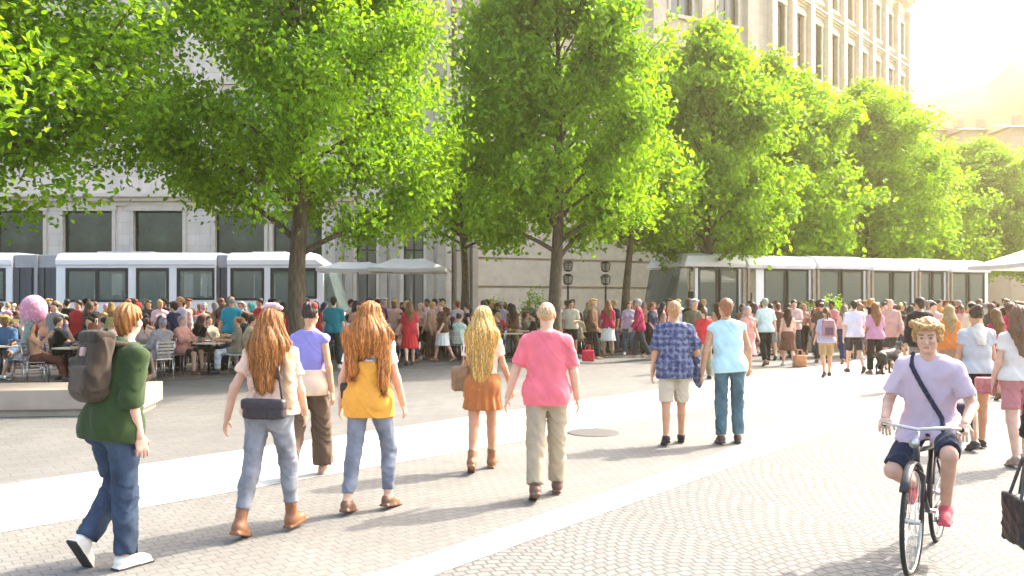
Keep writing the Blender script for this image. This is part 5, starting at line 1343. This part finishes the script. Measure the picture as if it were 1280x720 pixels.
def free(x, y, r): return all(math.hypot(x-a, y-b) > r for a, b in PEOPLE+NO) and all(math.hypot(x-a, y-b) > .62 for a, b in TREES)
def seen(x, y): return y > 3 and -25 < 640+FPX*x/y < 1300
ZT = .05
# hand-placed sitters and standers that catch the eye
def spot(px, py, d=None):
    return gp(px, py) if d is None else (xd(px, d), d)
def hand_placed(px, d, yaw, pose, label, z=ZT, **k):
    x, y = spot(px, None, d); return folk(x, y, R(yaw), pose, k.pop('group', 'people around the cafe tables'), label=label, z=z, **k)
hand_placed(98, 21.5, 160, 'stand', 'stout person in a bright red jacket behind the stone bench', top_='red', tk='long', bot='black', sex='m', hk='short', hc='dark brown')
hand_placed(60, 22.0, 20, 'talk', 'woman in a pinkish red top standing below the pink balloon', top_='peach', tk='tee', sex='f')
hand_placed(108, 25.5, 90, 'stand', 'woman with very long auburn hair in a brown coat before the white tram', top_='brown', tk='long', bot='brown', bk='skirt', sex='f', hk='long', hc='auburn', sc=1.06)
hand_placed(84, 25.8, 10, 'stand', 'person dressed all in black beside the woman in the brown coat', top_='black', tk='long', bot='black', sex='m', hk='short', hc='black', sc=1.0)
hand_placed(200, 24.5, 200, 'talk', 'blond woman in a white top before the tram door', top_='white', tk='tee', bot='black', sex='f', hk='bun', hc='blond', sc=1.04)
hand_placed(186, 25.0, 190, 'stand', 'dark clothed man with black hair beside the tram door', top_='charcoal', tk='long', bot='black', sex='m', hc='black', hk='short')
hand_placed(288, 23.5, 25, 'stand', 'tall woman with long brown hair in a long rust coat at the tram joint', top_='tan', tk='long', bot='brown', bk='skirt', sex='f', hk='long', hc='auburn', sc=1.1)
hand_placed(303, 24.3, 150, 'talk', 'man in a tan jacket talking to the woman in the rust coat', top_='tan', tk='long', bot='brown', sex='m')
hand_placed(354, 23.0, 10, 'stand', 'woman in a hot pink dress right of the tram joint', top_='crimson', tk='tee', bot='crimson', bk='skirt', sex='f', sc=1.02)
hand_placed(383, 24.5, 170, 'stand', 'person in a red shirt directly behind the thick trunk', top_='red', tk='tee', sex='m')
hand_placed(417, 22.5, 5, 'stand', 'dark-haired person in a bright teal top right of the thick trunk', top_='teal', tk='tee', bot='charcoal', sex='m', hk='short', hc='black', sc=1.03)
hand_placed(512, 23.5, 15, 'walk', 'woman in a red dress standing out among the tables', top_='red', tk='tee', bot='red', bk='skirt', sex='f', sc=1.02)
hand_placed(714, 27.0, 170, 'talk', 'man with a red cap and pale shirt near the lantern post', top_='cream', tk='tee', sex='m')
hand_placed(760, 27.5, 10, 'stand', 'woman in a dark crimson top and white skirt among the seated crowd', top_='crimson', tk='tee', bot='white', bk='skirt', sex='f', sc=1.03)
hand_placed(786, 28.0, 170, 'talk', 'woman in a lilac top beside the mossy trunk', top_='lilac', tk='tee', sex='f', hk='long')
hand_placed(880, 20.0, 8, 'stand', 'woman in a bright red top and khaki trousers between the two men walking', top_='red', tk='tee', bot='khaki', bk='trousers', sex='f', hk='pony', hc='brown', z=0)
hand_placed(866, 22.0, 200, 'talk', 'man in an olive jacket behind the man in plaid', top_='olive', tk='long', sex='m', z=0)
WG = 'people walking in front of the right tram'
hand_placed(957, 24.2, 5, 'walk', 'man in a white and blue patterned shirt and black trousers seen from behind', top_='white', tk='tee', bot='black', bk='trousers', sex='m', hk='short', hc='grey', z=0, group=WG)
for c in PEOPLE[-1:]: pass
hand_placed(985, 24.0, -10, 'step', 'woman with long blond hair in a dark brown jacket and skirt', top_='brown', tk='long', bot='brown', bk='skirt', sex='f', hk='long', hc='blond', z=0, group=WG)
hand_placed(934, 21.8, 180, 'walk', 'woman in a pink dress partly hidden by the man in the blue vest', top_='pink', tk='vest', bot='pink', bk='skirt', sex='f', z=0, group=WG)
hand_placed(1033, 20.6, -6, 'walk', 'brown-haired woman in a lilac top and shorts wearing a mauve rucksack', top_='lilac', tk='tee', bot='tan', bk='shorts', sex='f', hk='pony', hc='brown', z=0, group=WG)
x, y = xd(1033, 20.6), 20.6
rs = empty('rucksack', (x-.02, y-.2, 1.02), R(-6)); tag(rs, 'small mauve rucksack on the back of the brown-haired woman in shorts', 'rucksack')
put('pack', F().rbox((0, 0, .12), (.14, .075, .2), .05).solve(.014, wrinkle(.005)), M['cloth'], rs, (.3, .17, .18)); put('pocket', F().rbox((0, -.07, .05), (.1, .03, .09), .025).solve(.012), M['cloth'], rs, (.12, .07, .09))
hand_placed(1068, 21.8, -4, 'step', 'man in a loose white shirt and charcoal shorts in front of the tram', top_='white', tk='tee', bot='charcoal', bk='shorts', sex='m', hk='short', hc='black', z=0, group=WG)
hand_placed(1094, 21.4, 3, 'stand', 'woman in a pink top and black trousers holding the dog', top_='pink', tk='tee', bot='black', bk='trousers', sex='f', hk='long', hc='auburn', z=0, group=WG)
hand_placed(1112, 22.6, 170, 'walk', 'tall man in a peach jacket beyond the dog', top_='peach', tk='long', bot='charcoal', sex='m', z=0, group=WG)
hand_placed(1150, 17.5, 4, 'stand', 'broad man in a very dark brown jacket behind the head of the cyclist', top_='black', tk='long', bot='khaki', sex='m', hk='short', hc='dark brown', z=0, group=WG, sc=1.04)
hand_placed(1187, 17.0, -8, 'walk', 'woman in a red and tan outfit left of the woman in the grey vest', top_='orange', tk='tee', bot='tan', bk='skirt', sex='f', hk='long', hc='blond', z=0, group=WG)
hand_placed(1246, 16.0, 5, 'walk', 'woman in a brick red top close to the right picture edge', top_='crimson', tk='vest', bot='tan', bk='shorts', sex='f', z=0, group=WG)
# pink balloon on a string, tied to a chair
bxy = (xd(42, 20.6), 20.6)
bal = empty('balloon', (bxy[0], bxy[1], .5)); tag(bal, 'round pink patterned balloon on a string in front of the dark tram joint', 'balloon')
put('envelope', F().ell((0, 0, 1.08), (.3, .3, .34)).cap((0, 0, .8), (0, 0, .7), .1, .02, .1).solve(.03, wrinkle(.004)), M['pink_print'], bal); MB().tube([(.0, 0, 0), (.02, .01, .35), (0, 0, .71)], .006, 5).build('string', M['canvas'], bal)
NO.append(bxy)
# the dog
def dog(x, y, yaw):
    f = F(); f.cap((0, -.26, .47), (0, .2, .47), .105, .135, .05, ((1, 0, 0), .8)); f.cap((0, .2, .46), (0, .26, .42), .13, .11, .05, ((1, 0, 0), .8))
    f.cap((0, .24, .53), (0, .42, .68), .085, .065, .04); f.ell((0, .46, .71), (.065, .09, .068), k=.03); f.cap((0, .5, .7), (0, .62, .675), .045, .032, .03)
    for g in (-1, 1):
        f.ell((g*.062, .43, .745), (.02, .035, .055), k=.012)
        f.cap((g*.085, .2, .42), (g*.085, .2-.01, .24), .055, .032, .03); f.cap((g*.085, .19, .24), (g*.085, .2, .04), .03, .024, .015); f.cap((g*.085, .2, .03), (g*.085, .25, .025), .03, .024, .015)
        f.cap((g*.08, -.24, .44), (g*.085, -.17, .29), .08, .045, .04); f.cap((g*.085, -.17, .29), (g*.085, -.3, .2), .04, .025, .02); f.cap((g*.085, -.3, .2), (g*.085, -.28, .04), .025, .022, .015); f.cap((g*.085, -.28, .028), (g*.085, -.22, .025), .028, .023, .015)
    f.cap((0, -.34, .5), (0, -.48, .42), .03, .022, .03); f.cap((0, -.48, .42), (0, -.55, .5), .022, .012, .02)
    o = put('dog', f.solve(.014, wrinkle(.004, 2)), M['hair'], None, (.03, .025, .022)); o.location = (x, y, 0); o.rotation_euler = (0, 0, yaw)
    put('collar', F().cap((0, .31, .55), (0, .335, .575), .087, .085, .01, None, [((0, .31, .55), (0, -.7, -.7)), ((0, .335, .575), (0, .7, .7))]).solve(.01), M['leather'], o, (.4, .05, .05))
    tag(o, 'medium-sized dark dog standing beside the woman in the pink top', 'dog'); return o
dog(xd(1109, 21.4), 21.4, R(-60))
# handbags and a red bag on the terrace edge
def tote(px, d, z, col, label):
    x = xd(px, d); o = empty('tote_bag', (x, d, z)); tag(o, label, 'bag')
    put('pouch', F().rbox((0, 0, .16), (.17, .07, .16), .03).solve(.015, wrinkle(.005)), M['cloth'], o, col)
    for g in (-1, 1): put('handle', strapf([A((-.08, g*.05, .3)), A((-.06, g*.03, .46)), A((.06, g*.03, .46)), A((.08, g*.05, .3))], .012, None).solve(.01), M['cloth'], o, col)
tote(735, 23.9+1.2, .05, (.55, .03, .06), 'red bag standing on the terrace edge below the seated crowd'); tote(1000, 23.6, 0, (.4, .2, .1), 'tan handbag on the paving beside the woman in the brown jacket')

# --- tables with their people, row by row back from the terrace edge
cnt = 0
for row, b in enumerate((.8, 2.3, 3.8, 5.4, 7.1, 8.9, 10.8)):
    for i in range(32):
        a = -9.5+i*1.55+(.75 if row % 2 else 0)+rnd.uniform(-.18, .18); x, y = tp(a, b+rnd.uniform(-.15, .15))
        if y > 31.0 or y < 12.5 or x > 6.4 or not seen(x, y) or not free(x, y, .78): continue
        near = rnd.uniform(0, 6.28); seats = rnd.choice((2, 3, 3, 4)); pl = []
        for k in range(seats):
            an = near+k*2*math.pi/seats+rnd.uniform(-.2, .2); r = .64; px, py = x+r*math.cos(an), y+r*math.sin(an)
            if not free(px, py, .42) or not seen(px, py): continue
            pl.append((px, py, math.atan2(y-py, x-px)-math.pi/2+rnd.uniform(-.25, .25)))
        if not pl or cnt > 175: continue
        sit = []
        for px, py, yw in pl:
            f_ = folk(px, py, yw, rnd.choice(('sit_up', 'sit_lean', 'sit_back')), 'people seated at the cafe tables', z=ZT); cnt += 1; sit.append(f_)
            cx, cy = px+.02*math.sin(yw), py-.02*math.cos(yw)
            J = KIT[next(k for k in KIT if KIT[k]['body'] is f_.data)]['J']; ox = J['P'][1]-.02
            place(ch, firstc, px-(ox)*math.sin(yw)*1.0, py+ox*math.cos(yw), yw, ZT, 'metal chair under the '+f_['_t'])
        place(tb, firstt, x, y, rnd.uniform(0, 6), ZT, 'round table before the '+sit[0]['_t'])
        g_ = mobj('drinking_glass', GLM); g_.location = (x+(sit[0].location.x-x)*.35, y+(sit[0].location.y-y)*.35, ZT+.735); tag(g_, 'glass before the '+sit[0]['_t'], 'glass', 'drinking glasses on the cafe tables')
print('SEATED', cnt)
# standing and strolling people between the tables and the tram
n2 = 0
for _ in range(4000):
    if n2 >= 68: break
    px = rnd.choice((rnd.uniform(-10, 905), rnd.uniform(540, 900))); d = rnd.uniform(20.5, 31.3); x = xd(px, d)
    if (A((x, d, 0))-A((-7.7, 19.3, 0)))@tn < .5 or not free(x, d, .45): continue
    if px < 560 and d > 31: continue
    folk(x, d, rnd.choice((0, 1.2, 3.1, -1.4, 2.2))+rnd.uniform(-.5, .5), rnd.choice(('stand', 'talk', 'walk', 'step', 'stand')), 'people standing between the cafe tables', z=ZT); n2 += 1
n3 = 0
for _ in range(4000):
    if n3 >= 68: break
    px = rnd.uniform(925, 1288); d = 17.5+18*rnd.random()**.8
    ln = pa[1]+(xd(px, d)-pa[0])*(pb[1]-pa[1])/(pb[0]-pa[0])
    if d > ln-.8 and px < 1240: continue
    x = xd(px, d)
    if px < 1120 and d < 24: continue
    if px < 1215 and d < 19.5: continue
    if not free(x, d, .5): continue
    folk(x, d, rnd.choice((0, 0, 3.14))+rnd.uniform(-.6, .4), rnd.choice(('walk', 'step', 'walk', 'stand', 'talk')), WG, top_=rnd.choice(TOPW+['peach']*10+['orange']*5+['red']*5+['cream']*8), z=0); n3 += 1
print('STANDING', n2, n3, 'of', len(PEOPLE), cnt)

# the rest of the throng, past the three hundred nearest: one mass behind them
CV_, CQ_, CC_, off = [], [], [], 0
def readm(me):
    v = np.empty(len(me.vertices)*3, np.float32); me.vertices.foreach_get('co', v); q = np.empty(len(me.loops), np.int32); me.loops.foreach_get('vertex_index', q); return v.reshape(-1, 3), q.reshape(-1, 4)
MC = {}
def mass(x, y, yaw, z):
    global off
    s = rnd.choice('mf'); pose = rnd.choice(('stand', 'talk', 'walk', 'step')); K = kit(pose, s); c, sn = math.cos(yaw), math.sin(yaw)
    hk = rnd.choice(['short', 'curly'] if s == 'm' else ['pony', 'long']); dim = rnd.uniform(.6, .95)
    for nm, col in (('body', SKIN[rnd.choice(['fair', 'tan', 'pink', 'brown'])]), (rnd.choice(['tee', 'long']), COL[rnd.choice(TOPW)]), ('trousers', COL[rnd.choice(BOTW)]), (hk, HAIRC[rnd.choice(list(HAIRC))])):
        me = K[nm]
        if me.name not in MC: MC[me.name] = readm(me)
        v, q = MC[me.name]; w_ = np.stack([x+c*v[:, 0]-sn*v[:, 1], y+sn*v[:, 0]+c*v[:, 1], z+v[:, 2]], 1)
        CV_.append(w_); CQ_.append(q+off); off += len(v); CC_.append(np.repeat(A((*[k*dim for k in col], 1))[None], len(v), 0))
    PEOPLE.append((x, y))
nm_ = 0
for _ in range(6000):
    if nm_ >= 85: break
    right = rnd.random() < .3
    px = rnd.uniform(925, 1290) if right else rnd.choice((rnd.uniform(0, 905), rnd.uniform(400, 905))); d = rnd.uniform(27, 37) if right else rnd.uniform(25.5, 31.6)
    x = xd(px, d); ln = pa[1]+(x-pa[0])*(pb[1]-pa[1])/(pb[0]-pa[0])
    if (right and px < 1240 and d > ln-.6) or not free(x, d, .4): continue
    mass(x, d, rnd.uniform(0, 6.28), 0 if right else ZT); nm_ += 1
cme = npmesh('crowd', np.concatenate(CV_), np.concatenate(CQ_), M['crowd_cloth'])
ca = cme.color_attributes.new('tone', 'FLOAT_COLOR', 'POINT'); ca.data.foreach_set('color', np.concatenate(CC_).astype(np.float32).ravel())
tag(mobj('crowd', cme), kind='stuff')
# ------------------------------------------------------------ light, air and camera
sc = bpy.context.scene
SUN_AZ, SUN_EL = 54, 42
w = bpy.data.worlds.new('World'); sc.world = w; w.use_nodes = True
nt = w.node_tree; sky = nt.nodes.new('ShaderNodeTexSky'); sky.sky_type = 'NISHITA'; sky.sun_disc = False
sky.sun_elevation = R(SUN_EL); sky.sun_rotation = R(SUN_AZ); sky.dust_density = 5.0; sky.air_density = 1.0; sky.ozone_density = .6
bg = nt.nodes['Background']; nt.links.new(sky.outputs[0], bg.inputs['Color']); bg.inputs['Strength'].default_value = .15
sl = bpy.data.lights.new('sun', 'SUN'); sl.energy = 2.1; sl.angle = R(1.0); sl.color = (1, .93, .8)
so = bpy.data.objects.new('sun', sl); C.objects.link(so)
dv = Vector((math.sin(R(SUN_AZ))*math.cos(R(SUN_EL)), math.cos(R(SUN_AZ))*math.cos(R(SUN_EL)), math.sin(R(SUN_EL))))
so.rotation_euler = dv.to_track_quat('Z', 'Y').to_euler()
HAZE = .0012
if HAZE:
    hz = MB(); hz.b(-415, 455, -60, 635, -6.4, 53); ho = hz.build('haze', None); tag(ho, kind='stuff')
    m, nt2, out = mat_new('haze_air'); pv = nt2.nodes.new('ShaderNodeVolumePrincipled'); pv.inputs['Color'].default_value = (1, .87, .52, 1); pv.inputs['Density'].default_value = HAZE; pv.inputs['Anisotropy'].default_value = .7
    nt2.links.new(pv.outputs[0], out.inputs['Volume']); ho.data.materials.append(m)
cd = bpy.data.cameras.new('camera'); cd.sensor_width = 36; cd.lens = 36*FPX/1280; cd.shift_y = 15/1280; cd.clip_end = 5000; cd.clip_start = .05
co = bpy.data.objects.new('camera', cd); C.objects.link(co); co.location = (0, 0, CAMH); co.rotation_euler = (math.pi/2, 0, 0); sc.camera = co
sc.view_settings.view_transform = 'Standard'; sc.view_settings.look = 'None'; sc.view_settings.gamma = 1; sc.view_settings.exposure = 2.4
sc.cycles.max_bounces = 8; sc.cycles.transparent_max_bounces = 12; sc.cycles.volume_bounces = 0; sc.cycles.use_denoising = True
sc.cycles.sample_clamp_indirect = 6
for o in list(bpy.data.objects):
    for k in ('_t', '_b'):
        if k in o: del o[k]
